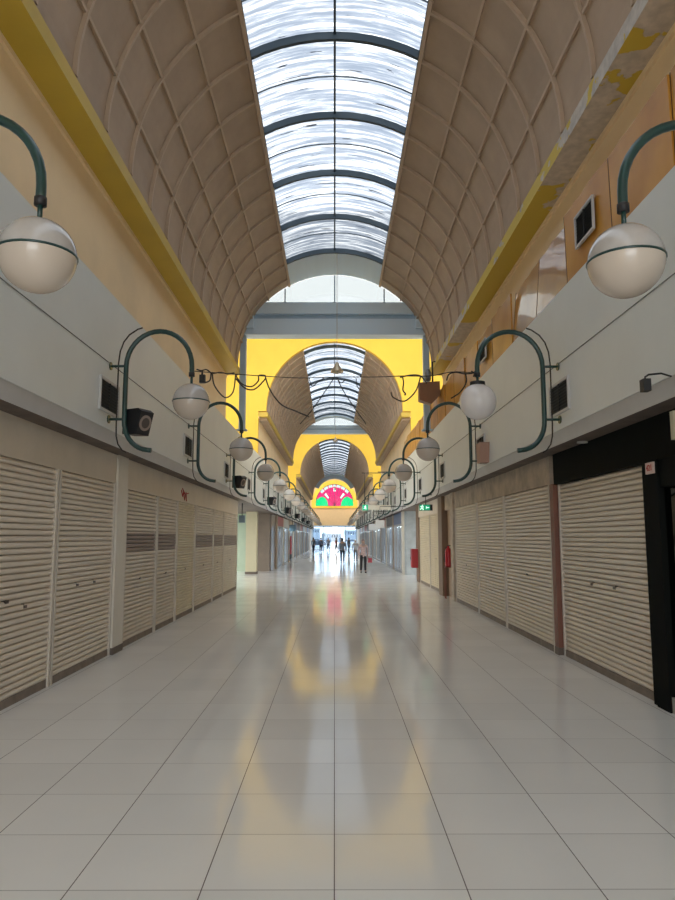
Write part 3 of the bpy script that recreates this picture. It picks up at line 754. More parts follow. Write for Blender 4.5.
# ------------------------------------------------------------------ wall lamps
opal_m = M('opal_globe', (.66, .57, .48), .18, coat=.3)
cap_m = M('smoky_clear_globe_top', (.55, .52, .49), .12, var=.1, vscale=5, coat=.6)
white_globe_m = M('white_globe', (.80, .76, .74), .25, coat=.3)
XG, XPIPE, ZG, RG = 1.75, 2.555, 3.225, .222
def make_lamp(label, group, globe='banded'):
    """built for the left wall, origin on the fascia face at floor level, +x into the hall"""
    t = thing('wall_lamp', label, 'lamp', (0, 0, 0), 0, group)
    xp = XF - XPIPE; xg = XF - XG; r = (xg - xp) / 2
    pts = [(xp + .34, 0, 2.625), (xp + .30, 0, 2.628)]
    pts += [(x, 0, z) for x, z in arc(xp + .30, 2.99, .30, .36, R(-92), R(-180), 9)]
    pts += [(xp, 0, 3.1 + .08 * i) for i in range(1, 7)]
    pts += [(x, 0, z) for x, z in arc(xp + r, 3.665, r, .44, R(180), R(0), 18)]
    pts += [(xg, 0, 3.6), (xg, 0, 3.56)]
    MB().tube(pts, .030, 10).build('swan_neck', green_m, t)
    e = MB(); e.lathe([(0, 0), (.037, 0), (.037, .05), (.03, .055)], (xg, 0, 3.535), 10); e.build('end_cap', black_m, t)
    for z in (3.665, 3.005):
        m = MB(); m.tube([(0, 0, z), (xp, 0, z)], .016, 8); m.tube([(0, 0, z), (.015, 0, z)], .05, 10)
        m.build('bracket', green_m, t)
    cp = [(.23, 0, 2.60), (.18, 0, 2.63), (.13, 0, 2.70), (.105, 0, 2.80), (.10, 0, 2.95), (.10, 0, 3.3), (.10, 0, 3.7), (.115, 0, 3.85), (.155, 0, 3.97), (.22, 0, 4.06), (.32, 0, 4.13), (.38, 0, 4.15)]
    MB().tube(cp, .009, 6).build('conduit', wire_m, t)
    MB().tube([(xg, 0, 3.56), (xg, 0, ZG + RG - .01)], .016, 8).build('drop_rod', green_m, t)
    c = (xg, 0, ZG); N = 14
    lo = [(RG * math.sin(PI * i / N / 2), -RG * math.cos(PI * i / N / 2)) for i in range(N + 1)]
    up = [(RG * math.cos(PI * i / N / 2), RG * math.sin(PI * i / N / 2)) for i in range(N + 1)]
    if globe == 'banded':
        gm = MB().lathe(lo, c, 32).build('globe', opal_m, t)
        MB().lathe(up, c, 32).build('globe_top', cap_m, t)
        MB().lathe([(RG - .004, -.008), (RG + .006, -.006), (RG + .006, .006), (RG - .004, .008)], c, 32).build('band', green_m, gm)
    else:
        MB().lathe(lo + up[1:], c, 32).build('globe', white_globe_m, t)
        MB().lathe([(.0, RG + .03), (.09, RG + .025), (.095, RG - .025), (.06, RG - .03)], c, 20).build('globe_collar', black_m, t)
    return t
LAMP_D = [3.98, 8.45] + [13.1 + 4.7 * k for k in range(17)]
ORD = ['nearest', 'second', 'third', 'fourth', 'fifth', 'sixth', 'seventh', 'eighth', 'ninth', 'tenth', 'eleventh', 'twelfth', 'thirteenth', 'fourteenth', 'fifteenth', 'sixteenth', 'seventeenth', 'eighteenth', 'nineteenth', 'twentieth']
lamp0 = make_lamp('green swan-neck lamp with banded globe, nearest of the left row, its neck cut by the frame', 'globe lamps along the left fascia')
lampw = None
for side in (-1, 1):
    nm = 'left' if side < 0 else 'right'
    for i, y in enumerate(LAMP_D):
        if y > D3 - 1: break
        if i < 8:
            extra = {(-1, 1): ' above a black speaker', (-1, 0): '', (1, 0): ', beside the amber panels', (1, 1): ' with plain white globe'}.get((side, i), '')
            lab = 'green swan-neck lamp%s, %s from the camera, %s row' % (extra, ORD[i], nm)
        else: lab = 'small far-off swan-neck globe lamp, %s from the camera in the %s row' % (ORD[i], nm)
        grp = ('globe lamps along the %s fascia' % nm) if i < 8 else ('distant globe lamps of the %s row' % nm)
        if side < 0 and i == 0:
            lamp0.location = (-XF, y, 0); lamp0['label'] = lab; lamp0['group'] = grp; continue
        if side > 0 and i == 1:
            lw = make_lamp(lab, grp, 'white'); lw.location = (XF, y, 0); lw.rotation_euler = (0, 0, PI); continue
        dup(lamp0, (side * XF, y + (.07 if side > 0 and i == 0 else 0), 0), 0 if side < 0 else PI, 1, lab, grp)

# ------------------------------------------------------------------ fascia: conduit line, vents, speakers
for s in (-1, 1):
    m = MB().tube([(s * (XF - .004), NEAR + .1, 3.695), (s * (XF - .004), 88, 3.695)], .005, 6)
    o = m.build('conduit', M('grey_conduit', (.16, .16, .15), .5)); tag(o, 'thin grey conduit running level along the %s white fascia' % ('left' if s < 0 else 'right'), 'conduit')
def make_vent(label, group, w=.66, h=.34):
    t = thing('vent_grille', label, 'vent', (0, 0, 0), 0, group)
    f = MB(); a, b = w / 2, h / 2
    for (y0, y1, z0, z1) in ((-a - .03, -a, -b - .03, b + .03), (a, a + .03, -b - .03, b + .03), (-a, a, -b - .03, -b), (-a, a, b, b + .03)): f.box(0, .025, y0, y1, z0, z1)
    f.build('frame', lip_m, t)
    l = MB(); l.box(-.005, .006, -a, a, -b, b)
    for k in range(9):
        z = -b + h * (k + .5) / 9; l.add([(.006, -a, z + .012), (.02, -a, z - .012), (.02, a, z - .012), (.006, a, z + .012)], [(0, 1, 2, 3)])
    l.box(.006, .022, -.01, .01, -b, b)
    l.build('louvres', grille_m, t); return t
v0 = None
for side in (-1, 1):
    nm = 'left' if side < 0 else 'right'
    for i, y in enumerate(LAMP_D[1:], 1):
        if y > D3 - 1: break
        lab = ('dark vent grille behind the %s lamp of the %s row' % (ORD[i], nm)) if i < 8 else 'tiny dark vent grille at the %s lamp of the %s row' % (ORD[i], nm)
        grp = 'vent grilles on the %s fascia' % nm if i < 8 else 'distant vents of the %s fascia' % nm
        if v0 is None: v0 = make_vent(lab, grp); v = v0
        else: v = dup(v0, (0, 0, 0), None, 1, lab, grp)
        v.location = (side * XF, y - .02, 3.27); v.rotation_euler = (0, 0, 0 if side < 0 else PI)
def make_speaker(label, group):
    t = thing('loudspeaker', label, 'loudspeaker', (0, 0, 0), 0, group)
    # wedge cabinet: baffle looks down the hall and a little down
    b = MB(); b.prism([(-.17, -.20), (.12, -.22), (.22, .14), (.15, .19), (-.17, .19)], -.14, .14, 'y')
    cb = b.build('cabinet', black_m, t)
    f = MB()
    n = 24; c = Vector((.1765, 0, -.035)); ax = Vector((.10, 0, .36)).normalized(); ay = Vector((0, 1, 0)); nn = ay.cross(ax).normalized()
    if nn.x < 0: nn = -nn
    for (r0, r1, off, name, mat) in ((.085, .125, .006, 'ring', M('speaker_ring', (.35, .28, .24), .5)), (0.0, .088, .004, 'cone', M('speaker_cone', (.10, .08, .07), .6))):
        q = MB(); vs = []
        for k in range(n):
            th = 2 * PI * k / n
            for (r, o) in ((r0, off - .01), (r0, off), (r1, off), (r1, off - .01)):
                vs.append(c + nn * o + ax * (r * math.cos(th)) + ay * (r * math.sin(th)))
        q.add(vs, [(k * 4 + j, k * 4 + (j + 1) % 4, ((k + 1) % n) * 4 + (j + 1) % 4, ((k + 1) % n) * 4 + j) for k in range(n) for j in range(4)])
        q.build(name, mat, cb)
    MB().box(-.25, -.16, -.03, .03, -.04, .04).build('bracket', black_m, t)
    t.scale = (.82,) * 3
    return t
sp0 = None
for i in range(1, len(LAMP_D), 2):
    y = LAMP_D[i]
    if y > 70: break
    lab = 'black wedge loudspeaker with round cone at the %s left lamp' % ORD[i] if i < 8 else 'tiny black loudspeaker at the %s lamp of the left row' % ORD[i]
    if sp0 is None: sp0 = make_speaker(lab, 'loudspeakers under the left lamps'); o = sp0
    else: o = dup(sp0, (0, 0, 0), None, 1, lab, 'loudspeakers under the left lamps' if i < 8 else 'distant left loudspeakers')
    o.location = (-XPIPE + .11, y + .16, 3.0); o.rotation_euler = (0, 0, R(-28)); o.scale = (.78,) * 3

# right wedge box under the third lamp's vent, cctv arm, small flood lamp
bk = MB().prism([(-.17, .17), (.17, .17), (.11, -.17), (-.11, -.17)], 0, .17, 'y').build('wall_box', M('faded_terracotta', (.45, .27, .2), .6), None, (XF, 12.55, 3.08), None, (0, 0, R(90)))
tag(bk, 'faded brown tapered box on the right fascia below the third lamp vent', 'box')
MB().box(-.18, .18, -.005, .175, .17, .185).build('lid', M('faded_terracotta_lid', (.36, .22, .17), .6), bk)
ca = thing('hanging_camera', 'small black lens box on a thin arm from the right fascia', 'security camera', tuple(at(645, 377, 5.6)))
mxx = XF - ca.location.x
MB().tube([(0, 0, -.03), (0.0, 0, .0), (.03, 0, .02), (mxx * .6, .0, .03), (mxx, .02, .01)], .008, 6).build('arm', black_m, ca)
MB().box(-.03, .03, -.04, .04, -.12, -.02).build('housing', black_m, ca)
sp = thing('spot_lamp', 'small unlit spot lamp on a wire bracket under the right soffit', 'lamp', tuple(at(582, 438, 8.4)))
zt = ZSO - sp.location.z
MB().lathe([(0, .02), (.03, .015), (.055, -.03), (.065, -.06)], (0, 0, 0), 14).build('shade', M('spot_white', (.6, .58, .52), .4), sp)
MB().tube([(0, 0, .015), (.04, 0, .0), (.11, 0, .02), (.14, 0, zt)], .008, 6).build('bracket', lip_m, sp)
hb = thing('hanging_signboard', 'narrow edge of a pale shop sign hanging under the right soffit', 'sign', tuple(at(676, 424, 5.35)))
MB().box(-.03, .35, -.03, .03, -.12, .10).build('board', M('old_sign', (.48, .45, .32), .5), hb)
MB().box(.02, .34, -.034, -.03, -.09, .07).build('panel', M('sign_dark_green', (.02, .06, .04), .4), hb)
MB().tube([(.15, 0, .09), (.15, 0, ZSO - hb.location.z)], .008, 6).build('hanger', black_m, hb)

# ------------------------------------------------------------------ amber parapet panels, right
def amber(coat=.0):
    m = bpy.data.materials.new('amber_glossy_panel'); m.use_nodes = True; t = m.node_tree; L = t.links.new; b = t.nodes['Principled BSDF']
    tc = t.nodes.new('ShaderNodeTexCoord'); n = t.nodes.new('ShaderNodeTexNoise'); n.inputs['Scale'].default_value = 1.3; n.inputs['Detail'].default_value = 3; L(tc.outputs['Object'], n.inputs['Vector'])
    r = t.nodes.new('ShaderNodeValToRGB'); r.color_ramp.elements[0].position = .3; r.color_ramp.elements[0].color = (.46, .20, .03, 1); r.color_ramp.elements[1].position = .7; r.color_ramp.elements[1].color = (.68, .35, .065, 1)
    L(n.outputs['Fac'], r.inputs['Fac']); L(r.outputs['Color'], b.inputs['Base Color']); b.inputs['Roughness'].default_value = .3; b.inputs['Specular IOR Level'].default_value = .15
    b.inputs['Coat Weight'].default_value = coat; b.inputs['Coat Roughness'].default_value = .05
    n2 = t.nodes.new('ShaderNodeTexNoise'); n2.inputs['Scale'].default_value = 1.6; L(tc.outputs['Object'], n2.inputs['Vector'])
    bp = t.nodes.new('ShaderNodeBump'); bp.inputs['Strength'].default_value = .10; bp.inputs['Distance'].default_value = .08; L(n2.outputs['Fac'], bp.inputs['Height']); L(bp.outputs[0], b.inputs['Normal']); L(bp.outputs[0], b.inputs['Coat Normal'])
    return m
amber_m = amber(); amber_v = amber(1.0)
PW = 1.335; k = 0; y = 6.75 - PW * 3; ZP = 5.42
nb = 0; ORD2 = ['first', 'second', 'third', 'fourth', 'fifth', 'sixth', 'seventh', 'eighth']
while y < 27.2:
    rnd = random.Random(k * 13 + 5)
    n = 7; top = []
    for j in range(n + 1): top.append((-PW / 2 + .008 + (PW - .016) * j / n, ZP - ZF + rnd.uniform(-.012, .015) + (.03 if rnd.random() < .1 else 0)))
    poly = [(-PW / 2 + .008, 0)] + top + [(PW / 2 - .008, 0)]
    tilt = rnd.uniform(-.02, .05)
    idx = k
    if k in (4, 5): tilt = .09
    o = MB().prism([(a, b) for a, b in poly][::-1], -.012, .012, 'x').build('parapet_panel', amber_v if k in (4, 5) else amber_m, None, (XF + .05, y + PW / 2, ZF), None, (0, tilt, rnd.uniform(-.015, .015)))
    edge = MB().box(-.015, .015, -.006, .006, 0, ZP - ZF).build('joint_strip', M('dark_joint', (.12, .05, .02), .5), o, (0, PW / 2, 0))
    words = {3: 'amber parapet panel that carries the nearer dark vent', 4: 'glossy amber parapet panel with white glare, just beyond the one with the nearer vent', 5: 'glossy amber parapet panel with white glare, second past the nearer vent', 6: 'duller amber parapet panel, third past the nearer vent', 7: 'amber parapet panel carrying the farther dark vent above the second right lamp'}
    if idx in words: lab2 = words[idx]
    elif idx < 3: lab2 = 'amber parapet panel at the right edge of the view, %s nearer than the vent panel' % ['third', 'second', 'one'][idx]
    elif y < D1: lab2 = 'small amber parapet panel, %s beyond the one with the farther vent' % ['first', 'second', 'third', 'fourth', 'fifth', 'sixth'][idx - 8]
    else: lab2 = 'darker amber panel in the open bay, %s past the blue-grey column' % ORD2[nb]; nb += 1
    tag(o, lab2, 'panel', 'amber panels along the right parapet, %s' % ('near' if idx < 3 else 'mid' if idx < 8 else 'far' if y < D1 else 'open bay'))
    y += PW; k += 1
for (yv, lab) in ((7.38, 'dark square vent grille in the amber panel above the nearest right globe'), (12.75, 'dark vent grille in the amber panels over the second right lamp')):
    v = dup(v0, (XF + .012, yv, 5.02), PI, 1, lab, 'vents in the amber panels'); v.scale = (1, .78, .95)

# brown flood box with spot at the end of the first vault, right
fb = thing('floodlight', 'brown box floodlight hung where the first vault ends on the right', 'floodlight', tuple(at(429, 392, 18.2)))
MB().prism([(-.27, .22), (.27, .26), (.27, -.10), (.04, -.34), (-.27, -.24)], -.15, .15, 'y').build('housing', M('brown_housing', (.27, .13, .06), .5, var=.12), fb)
MB().tube([(.1, 0, .2), (.1, 0, ZB + .08 - fb.location.z), (2.69 - fb.location.x, 0, ZB + .1 - fb.location.z)], .022, 8).build('stem', black_m, fb)
MB().lathe([(0, 0), (.07, 0), (.09, .22), (.05, .3)], (-.02, 0, .3), 12).build('spot', M('grey_spot', (.25, .27, .3), .35, metal=.5), fb)

# ------------------------------------------------------------------ cross-hall cables at the second lamp pair
def cable(name, lab, runs, Y, r=.012, group=None):
    m = MB()
    for pts in runs:
        P = [at(x, y_, Y) for x, y_ in pts]
        # smooth with catmull-rom
        Q = []
        for i in range(len(P) - 1):
            p0, p1, p2, p3 = P[max(i - 1, 0)], P[i], P[i + 1], P[min(i + 2, len(P) - 1)]
            for j in range(5):
                t = j / 5; Q.append(.5 * ((2 * p1) + (-p0 + p2) * t + (2 * p0 - 5 * p1 + 4 * p2 - p3) * t * t + (-p0 + 3 * p1 - 3 * p2 + p3) * t ** 3))
        Q.append(P[-1]); m.tube(Q, r, 5)
    o = m.build(name, wire_m); return tag(o, lab, 'cable', group)
A = lambda q: [(180 + x / 4.5, 340 + y / 4.5) for x, y in q]
B = lambda q: [(340 + x / 4.5, 340 + y / 4.5) for x, y in q]
cable('cable', 'taut cable slung across the hall between the second pair of lamps', [[(193, 371), (204, 372), (234, 374), (262, 376), (300, 378), (337, 377), (375, 377), (402, 376), (430, 376), (452, 372), (476, 373)]], 8.47, .006)
cable('cable', 'tangled loops of cable sagging at the left half of the cross wire',
      [A([(75, 132), (95, 138), (120, 134), (145, 150), (180, 146), (215, 152), (245, 148)]), A([(100, 140), (98, 175), (115, 190), (135, 180), (140, 150)]), A([(145, 150), (155, 205), (200, 258), (238, 235), (250, 160)]),
       A([(250, 155), (275, 195), (320, 210), (352, 185), (355, 160), (385, 160)]), A([(248, 170), (290, 215), (335, 222), (380, 180), (385, 165)]), A([(385, 170), (405, 225), (455, 290), (520, 320), (580, 345)])], 8.49, .009)
cable('cable', 'looped cables sagging at the right half of the cross wire',
      [B([(280, 165), (286, 190), (283, 225), (295, 242), (290, 248)]), B([(270, 168), (320, 158), (362, 162), (390, 195)]), B([(362, 165), (340, 230), (290, 275), (240, 258), (230, 235)]),
       B([(480, 182), (490, 155), (520, 145), (560, 152), (600, 148), (612, 130)]), B([(565, 152), (568, 190), (540, 235), (500, 262)]), B([(590, 140), (604, 150), (600, 165)])], 8.49, .009)
cable('cable', 'thin cables hanging in a tent shape against the middle skylight', [[(334, 378), (326, 390), (312, 410), (300, 424)], [(337, 378), (344, 392), (356, 410), (366, 424)], [(309, 378), (312, 386), (318, 382), (324, 378)], [(356, 378), (357, 386), (360, 390)], [(337, 378), (341, 383), (346, 379)]], 8.51, .006)
jb = thing('junction_box', 'small black junction box dangling by the second left lamp', 'box', tuple(at(202.5, 379, 8.56)))
MB().box(-.035, .035, -.03, .03, -.05, .05).build('housing', black_m, jb)
MB().tube([(0, 0, .05), (0, 0, .1)], .008, 5).build('lead', wire_m, jb)

# ------------------------------------------------------------------ pendants on the hall's axis
brass_m = M('pendant_shade', (.70, .58, .40), .3, metal=.4)
def pendant(lab, loc, ztop, s=1):
    t = thing('pendant_lamp', lab, 'pendant lamp', loc)
    MB().lathe([(.03, .20), (.05, .16), (.075, .10), (.15, -.02), (.165, -.06), (.155, -.06), (.06, .08)], (0, 0, 0), 20).build('shade', brass_m, t)
    t_sh = t.children[0]
    MB().lathe([(0, -.11), (.035, -.10), (.05, -.06), (.03, 0), (0, .02)], (0, 0, 0), 14).build('bulb', M('bulb_glass', (.8, .78, .7), .2), t_sh)
    MB().tube([(0, 0, .18), (0, 0, ztop - loc[2])], .008, 6).build('cord', M('pale_cord', (.55, .53, .5), .5), t)
p = at(337, 370, 17.9); pendant('bell-shaped pendant lamp hanging in front of the nearest yellow arch', tuple(p), SPR + VR - .02)
p = at(335.5, 440.5, 43.3); pendant('small pendant lamp hanging before the second yellow arch', tuple(p), SPR + VR - .02)
p = at(335.3, 489, 87); pendant('tiny pendant lamp hanging before the stained glass', tuple(p), SPR + VR - .02)

# ------------------------------------------------------------------ distant shopfronts
frame_m = M('aluminium_frame', (.38, .40, .42), .3, metal=.6)
int_l = M('shop_interior_pale', (.80, .82, .82), .35, var=.25, vscale=1.5)
int_d = M('shop_interior_dark', (.35, .38, .40), .4, var=.3, vscale=2)
sign_cols = [('red', (.42, .04, .04)), ('blue', (.05, .12, .3)), ('white', (.7, .7, .68)), ('dark', (.05, .05, .06)), ('tan', (.5, .36, .22))]
glow_strip_m = bpy.data.materials.new('added_shop_glow'); glow_strip_m.use_nodes = True  # added glow that brightens the far shop interiors, not a known lamp
b_ = glow_strip_m.node_tree.nodes['Principled BSDF']; b_.inputs['Emission Color'].default_value = (.85, .95, 1, 1); b_.inputs['Emission Strength'].default_value = 40
def shopfront(side, y0, y1, i, far):
    nm = 'left' if side < 0 else 'right'
    cname, col = sign_cols[(i * 2 + (side > 0)) % 5]
    lab = '%s-signed glass shopfront on the %s, %s of the far shops' % (cname, nm, ORD[i]) if i < 6 else 'tiny glass shopfront, %s past the side opening in the %s row' % (ORD[i], nm)
    t = thing('shopfront', lab, 'shopfront', (side * 3.05, (y0 + y1) / 2, 0), 0 if side < 0 else PI, 'far glass shopfronts on the %s' % nm if i < 6 else 'deepest glass shopfronts on the %s' % nm)
    h = (y1 - y0) / 2; f = MB()
    for y in (-h, -h / 3, h / 3, h): f.box(-.04, .03, y - .035, y + .035, 0, 2.2)
    f.box(-.04, .03, -h, h, 2.14, 2.22); f.box(-.04, .03, -h, h, 0, .12)
    f.build('frame', frame_m, t)
    MB().box(-.02, -.008, -h, h, .12, 2.14).build('glass', clear_m, t)
    MB().box(-.14, .05, -h, h, 2.22, ZSO - .01).build('sign_board', M('shop_sign_' + cname, col, .35), t)
    MB().box(-.148, -.10, -h, h, .0, 2.2).build('display', int_l if (i + (side > 0)) % 3 else int_d, t)
    if (i + (side > 0)) % 3: MB().box(-.09, -.06, -h + .3, h - .3, 2.08, 2.11).build('glow_strip', glow_strip_m, t)  # glowing strip added inside to lift the shop's brightness
def pier(side, y0, y1, i):
    o = MB().box(*sorted((side * 2.98, side * 3.2)), y0, y1, 0, ZSO).build('pillar', [M('warm_pier', (.40, .30, .21), .45, var=.1), pillar_m][(i + (side > 0)) % 2])
    nm = 'left' if side < 0 else 'right'
    tag(o, 'pier between the far %s shopfronts, %s past the side opening' % (nm, ORD[i]) if i < 6 else 'tiny pier, %s past the side opening in the %s shop row' % (ORD[i], nm), 'pillar', 'piers of the far %s shops' % nm if i < 6 else 'deep piers of the %s shops' % nm)
for side, ys in ((-1, 36.6), (1, 31.0)):
    y = ys; i = 0
    while y + 4.9 < D3:
        pier(side, y, y + .6, i); shopfront(side, y + .6, y + 4.9, i, i); y += 4.9; i += 1
# red poster board on left, far
pb = MB().box(-2.96, -2.90, 47.2, 48.2, .5, 1.7).build('poster_board', M('poster_red', (.5, .05, .07), .5)); tag(pb, 'red poster board standing against the far left shopfronts', 'poster')
MB().box(-2.95, -2.91, 47.25, 47.3, 0, .5).box(-2.95, -2.91, 48.1, 48.15, 0, .5).build('leg', black_m, pb)
# signs sticking out under the far soffits
for (px, py, Y, w_, h_, col, lab) in ((373.5, 527, 33, .46, .28, (.6, .6, .58), 'pale projecting shop sign under the far right soffit'), (380, 524, 27.5, .35, .3, (.62, .62, .6), 'small white projecting sign nearer than the pale one at right'), (292.5, 528, 45, .4, .4, (.12, .2, .25), 'dark bluish projecting sign under the far left soffit'), (242, 519, 23.6, .2, .24, (.18, .24, .3), 'small blue-grey box sign at the mouth of the left passage')):
    q = at(px, py, Y)
    o = thing('projecting_sign', lab, 'sign', tuple(q)); MB().box(-w_ / 2, w_ / 2, -.05, .05, -h_ / 2, h_ / 2).build('board', M('psign_%d' % int(px), col, .4), o)
    hz = max(h_ / 2 + .05, ZSO + (.06 if abs(q.x) < XF else 0) - q.z)
    MB().tube([(0, 0, h_ / 2), (0, 0, hz)] + ([(math.copysign(XF + .02, q.x) - q.x, 0, hz)] if abs(q.x) < XF else []), .015, 6).build('hanger', black_m, o)

# ------------------------------------------------------------------ people
skin_m = M('skin', (.45, .27, .18), .5)
def skinned(name, verts, edges, mat, parent, sub=1):
    """verts: (x,y,z,r) or (x,y,z,rx,ry); grown by a Skin modifier"""
    me = bpy.data.meshes.new(name); me.from_pydata([v[:3] for v in verts], edges, [])
    o = bpy.data.objects.new(name, me); COL.objects.link(o)
    sk = o.modifiers.new('skin', 'SKIN'); sk.use_smooth_shade = True
    for i, v in enumerate(verts):
        d = me.skin_vertices[0].data[i]; d.radius = (v[3], v[4] if len(v) > 4 else v[3]); d.use_root = (i == 0)
    ss = o.modifiers.new('sub', 'SUBSURF'); ss.levels = sub; ss.render_levels = sub
    dg = bpy.context.evaluated_depsgraph_get(); nm = bpy.data.meshes.new_from_object(o.evaluated_get(dg)); bpy.data.objects.remove(o)
    nm.materials.clear(); nm.materials.append(mat)
    for p in nm.polygons: p.use_smooth = True; p.material_index = 0
    o = bpy.data.objects.new(name, nm); COL.objects.link(o); o.parent = parent
    return o
def ellipsoid(m, c, r, n=12, k=10, mi=0):
    prof = [(max(.0001, math.sin(PI * i / k)), -math.cos(PI * i / k)) for i in range(k + 1)]
    vs = [(c[0] + a * r[0] * math.cos(2 * PI * j / n), c[1] + a * r[1] * math.sin(2 * PI * j / n), c[2] + b * r[2]) for a, b in prof for j in range(n)]
    m.add(vs, [(i * n + j, i * n + (j + 1) % n, (i + 1) * n + (j + 1) % n, (i + 1) * n + j) for i in range(k) for j in range(n)], mi, True)
def person(lab, x, y, h, rz, top_m, leg_m, hair_m, stride=.12, scarf=False, arm=(.0, .0), longtop=.09, hands=True):
    """faces -y before rotation"""
    t = thing('person', lab, 'person', (x, y, 0), rz); s = h / 1.7
    def S(v): return tuple(a * s for a in v)
    a, b = stride, -stride
    V = [(0, 0, .92, .13, .10), (0, 0, 1.10, .115, .09), (0, 0, 1.28, .15, .10), (0, .0, 1.40, .13, .085), (0, -.005, 1.47, .05, .05), (0, -.012, 1.56, .068, .08), (0, -.016, 1.64, .062, .078)]
    E = [(0, 1), (1, 2), (2, 3), (3, 4), (4, 5), (5, 6)]
    def chain(pts, root):
        k = len(V)
        for i, p_ in enumerate(pts):
            V.append(p_); E.append((root if i == 0 else k + i - 1, k + i))
        return len(V) - 1
    for sg, st in ((1, a), (-1, b)):
        chain([(sg * .09, 0, .84, .085), (sg * .095, -st * .6, .48, .055), (sg * .095, -st * .55 + (.0 if st > 0 else .05), .28, .05), (sg * .095, -st + (.06 if st < 0 else 0), .085, .036), (sg * .10, -st - .13 + (.06 if st < 0 else 0), .04, .034)], 0)
    for sg, st in ((1, b), (-1, a)):
        el = (sg * .235, -st * .2 + .03, 1.10, .036); ha = (sg * .25, -st * .9 - .03, .86, .026)
        hand = chain([(sg * .17, 0, 1.385, .06), (sg * .205, .01, 1.30, .046), el, ha, (sg * .25, -st * .9 - .045, .80, .026, .032)], 3)
        if hands:
            hx, hy, hz = V[hand][:3]
            for q, L in zip((-.028, -.010, .009, .026), (.065, .075, .07, .055)):
                chain([(hx, hy + q, hz - .035, .009), (hx - sg * .006, hy + q - .003, hz - .035 - L * .55, .0085), (hx - sg * .02, hy + q - .003, hz - .035 - L, .0075)], hand)
            chain([(hx - sg * .005, hy - .035, hz + .005, .010), (hx - sg * .012, hy - .055, hz - .03, .0085)], hand)
    skinned('body', [tuple(c * s for c in v) for v in V], E, skin_m, t)
    # face: nose, ears, eyes, mouth
    fm = MB(); ellipsoid(fm, S((0, -.095, 1.585)), S((.012, .018, .02)), 8, 6)
    for sg in (-1, 1): ellipsoid(fm, S((sg * .075, 0, 1.59)), S((.012, .02, .03)), 8, 6)
    fm.build('nose_and_ears', skin_m, t)
    ey = MB()
    for sg in (-1, 1): ellipsoid(ey, S((sg * .028, -.085, 1.605)), S((.011, .008, .006)), 8, 6)
    ellipsoid(ey, S((0, -.088, 1.545)), S((.022, .008, .006)), 8, 6)
    ey.build('eyes_and_mouth', M('dark_feature', (.06, .02, .02), .4), t)
    # hair or scarf
    hm = MB()
    if scarf:
        prof = [(0.001, 1.735), (.05, 1.725), (.082, 1.69), (.094, 1.63), (.09, 1.56), (.085, 1.49), (.12, 1.43), (.16, 1.38)]
        n = 18
        vs = [(r * math.cos(2 * PI * j / n) * s, (r * .95 * math.sin(2 * PI * j / n) + (.012 if z > 1.5 else .0) + (.035 if (math.sin(2 * PI * j / n) < -.6 and 1.52 < z < 1.66) else 0)) * s, z * s) for r, z in prof for j in range(n)]
        hm.add(vs, [(i * n + j, i * n + (j + 1) % n, (i + 1) * n + (j + 1) % n, (i + 1) * n + j) for i in range(len(prof) - 1) for j in range(n)], 0, True)
        hm.build('headscarf', hair_m, t)
    else:
        ellipsoid(hm, S((0, .018, 1.645)), S((.082, .092, .085)), 14, 10); ellipsoid(hm, S((0, .05, 1.58)), S((.072, .055, .08)), 12, 8)
        hm.build('hair', hair_m, t)
    # clothes a little larger than the body
    TV = [(0, 0, .90 - longtop, .155 + longtop * .1, .125), (0, 0, 1.10, .135, .11), (0, 0, 1.28, .165, .118), (0, 0, 1.405, .135, .095)]; TE = [(0, 1), (1, 2), (2, 3)]
    for sg, st in ((1, b), (-1, a)):
        k = len(TV); TV += [(sg * .175, 0, 1.385, .074), (sg * .21, .01, 1.29, .062), (sg * .235, -st * .2 + .03, 1.10, .052), (sg * .248, -st * .75 - .02, .90, .044)]; TE += [(3, k), (k, k + 1), (k + 1, k + 2), (k + 2, k + 3)]
    skinned('jacket', [tuple(c * s for c in v) for v in TV], TE, top_m, t)
    LV = [(0, 0, .96, .150, .118), (0, 0, .90, .150, .118)]; LE = [(0, 1)]
    for sg, st in ((1, a), (-1, b)):
        k = len(LV); LV += [(sg * .09, 0, .83, .098), (sg * .095, -st * .6, .48, .070), (sg * .095, -st * .55 + (.0 if st > 0 else .05), .28, .064), (sg * .095, -st + (.06 if st < 0 else 0), .11, .056)]; LE += [(1, k), (k, k + 1), (k + 1, k + 2), (k + 2, k + 3)]
    skinned('trousers', [tuple(c * s for c in v) for v in LV], LE, leg_m, t)
    for sg, st in ((1, a), (-1, b)):
        sh = MB(); yy = -st + (.06 if st < 0 else 0)
        ellipsoid(sh, S((sg * .10, yy - .06, .045)), S((.048, .13, .045)), 12, 8); sh.build('shoe', M('dark_shoe', (.03, .03, .03), .4), t)
    return t
denim = M('dark_denim', (.025, .035, .055), .7); blk = M('black_trousers', (.02, .02, .025), .7)
pw = at(363.3, 571.5, 32.4)
P1 = person('person in pinkish jacket and dark trousers walking right of centre, carrying a red bag', pw.x, 32.4, 1.50, R(8), M('pale_pink_print', (.50, .36, .34), .8, var=.35, vscale=14), blk, M('dusty_scarf', (.28, .20, .18), .8), .10, True, longtop=.16)
P2 = person('person in a grey top and dark jeans walking near the middle of the aisle', at(342.5, 562, 44.5).x, 44.5, 1.56, R(175), M('grey_jacket', (.22, .23, .26), .8), denim, M('black_hair', (.02, .015, .012), .5), .13)
P3 = person('small person in pale grey top just left of the one in the pinkish jacket', at(356.5, 560, 47).x, 49, 1.45, R(5), M('light_grey_top', (.45, .44, .43), .8), M('grey_trousers', (.2, .19, .19), .8), M('pale_scarf', (.5, .48, .46), .8), .08, True)
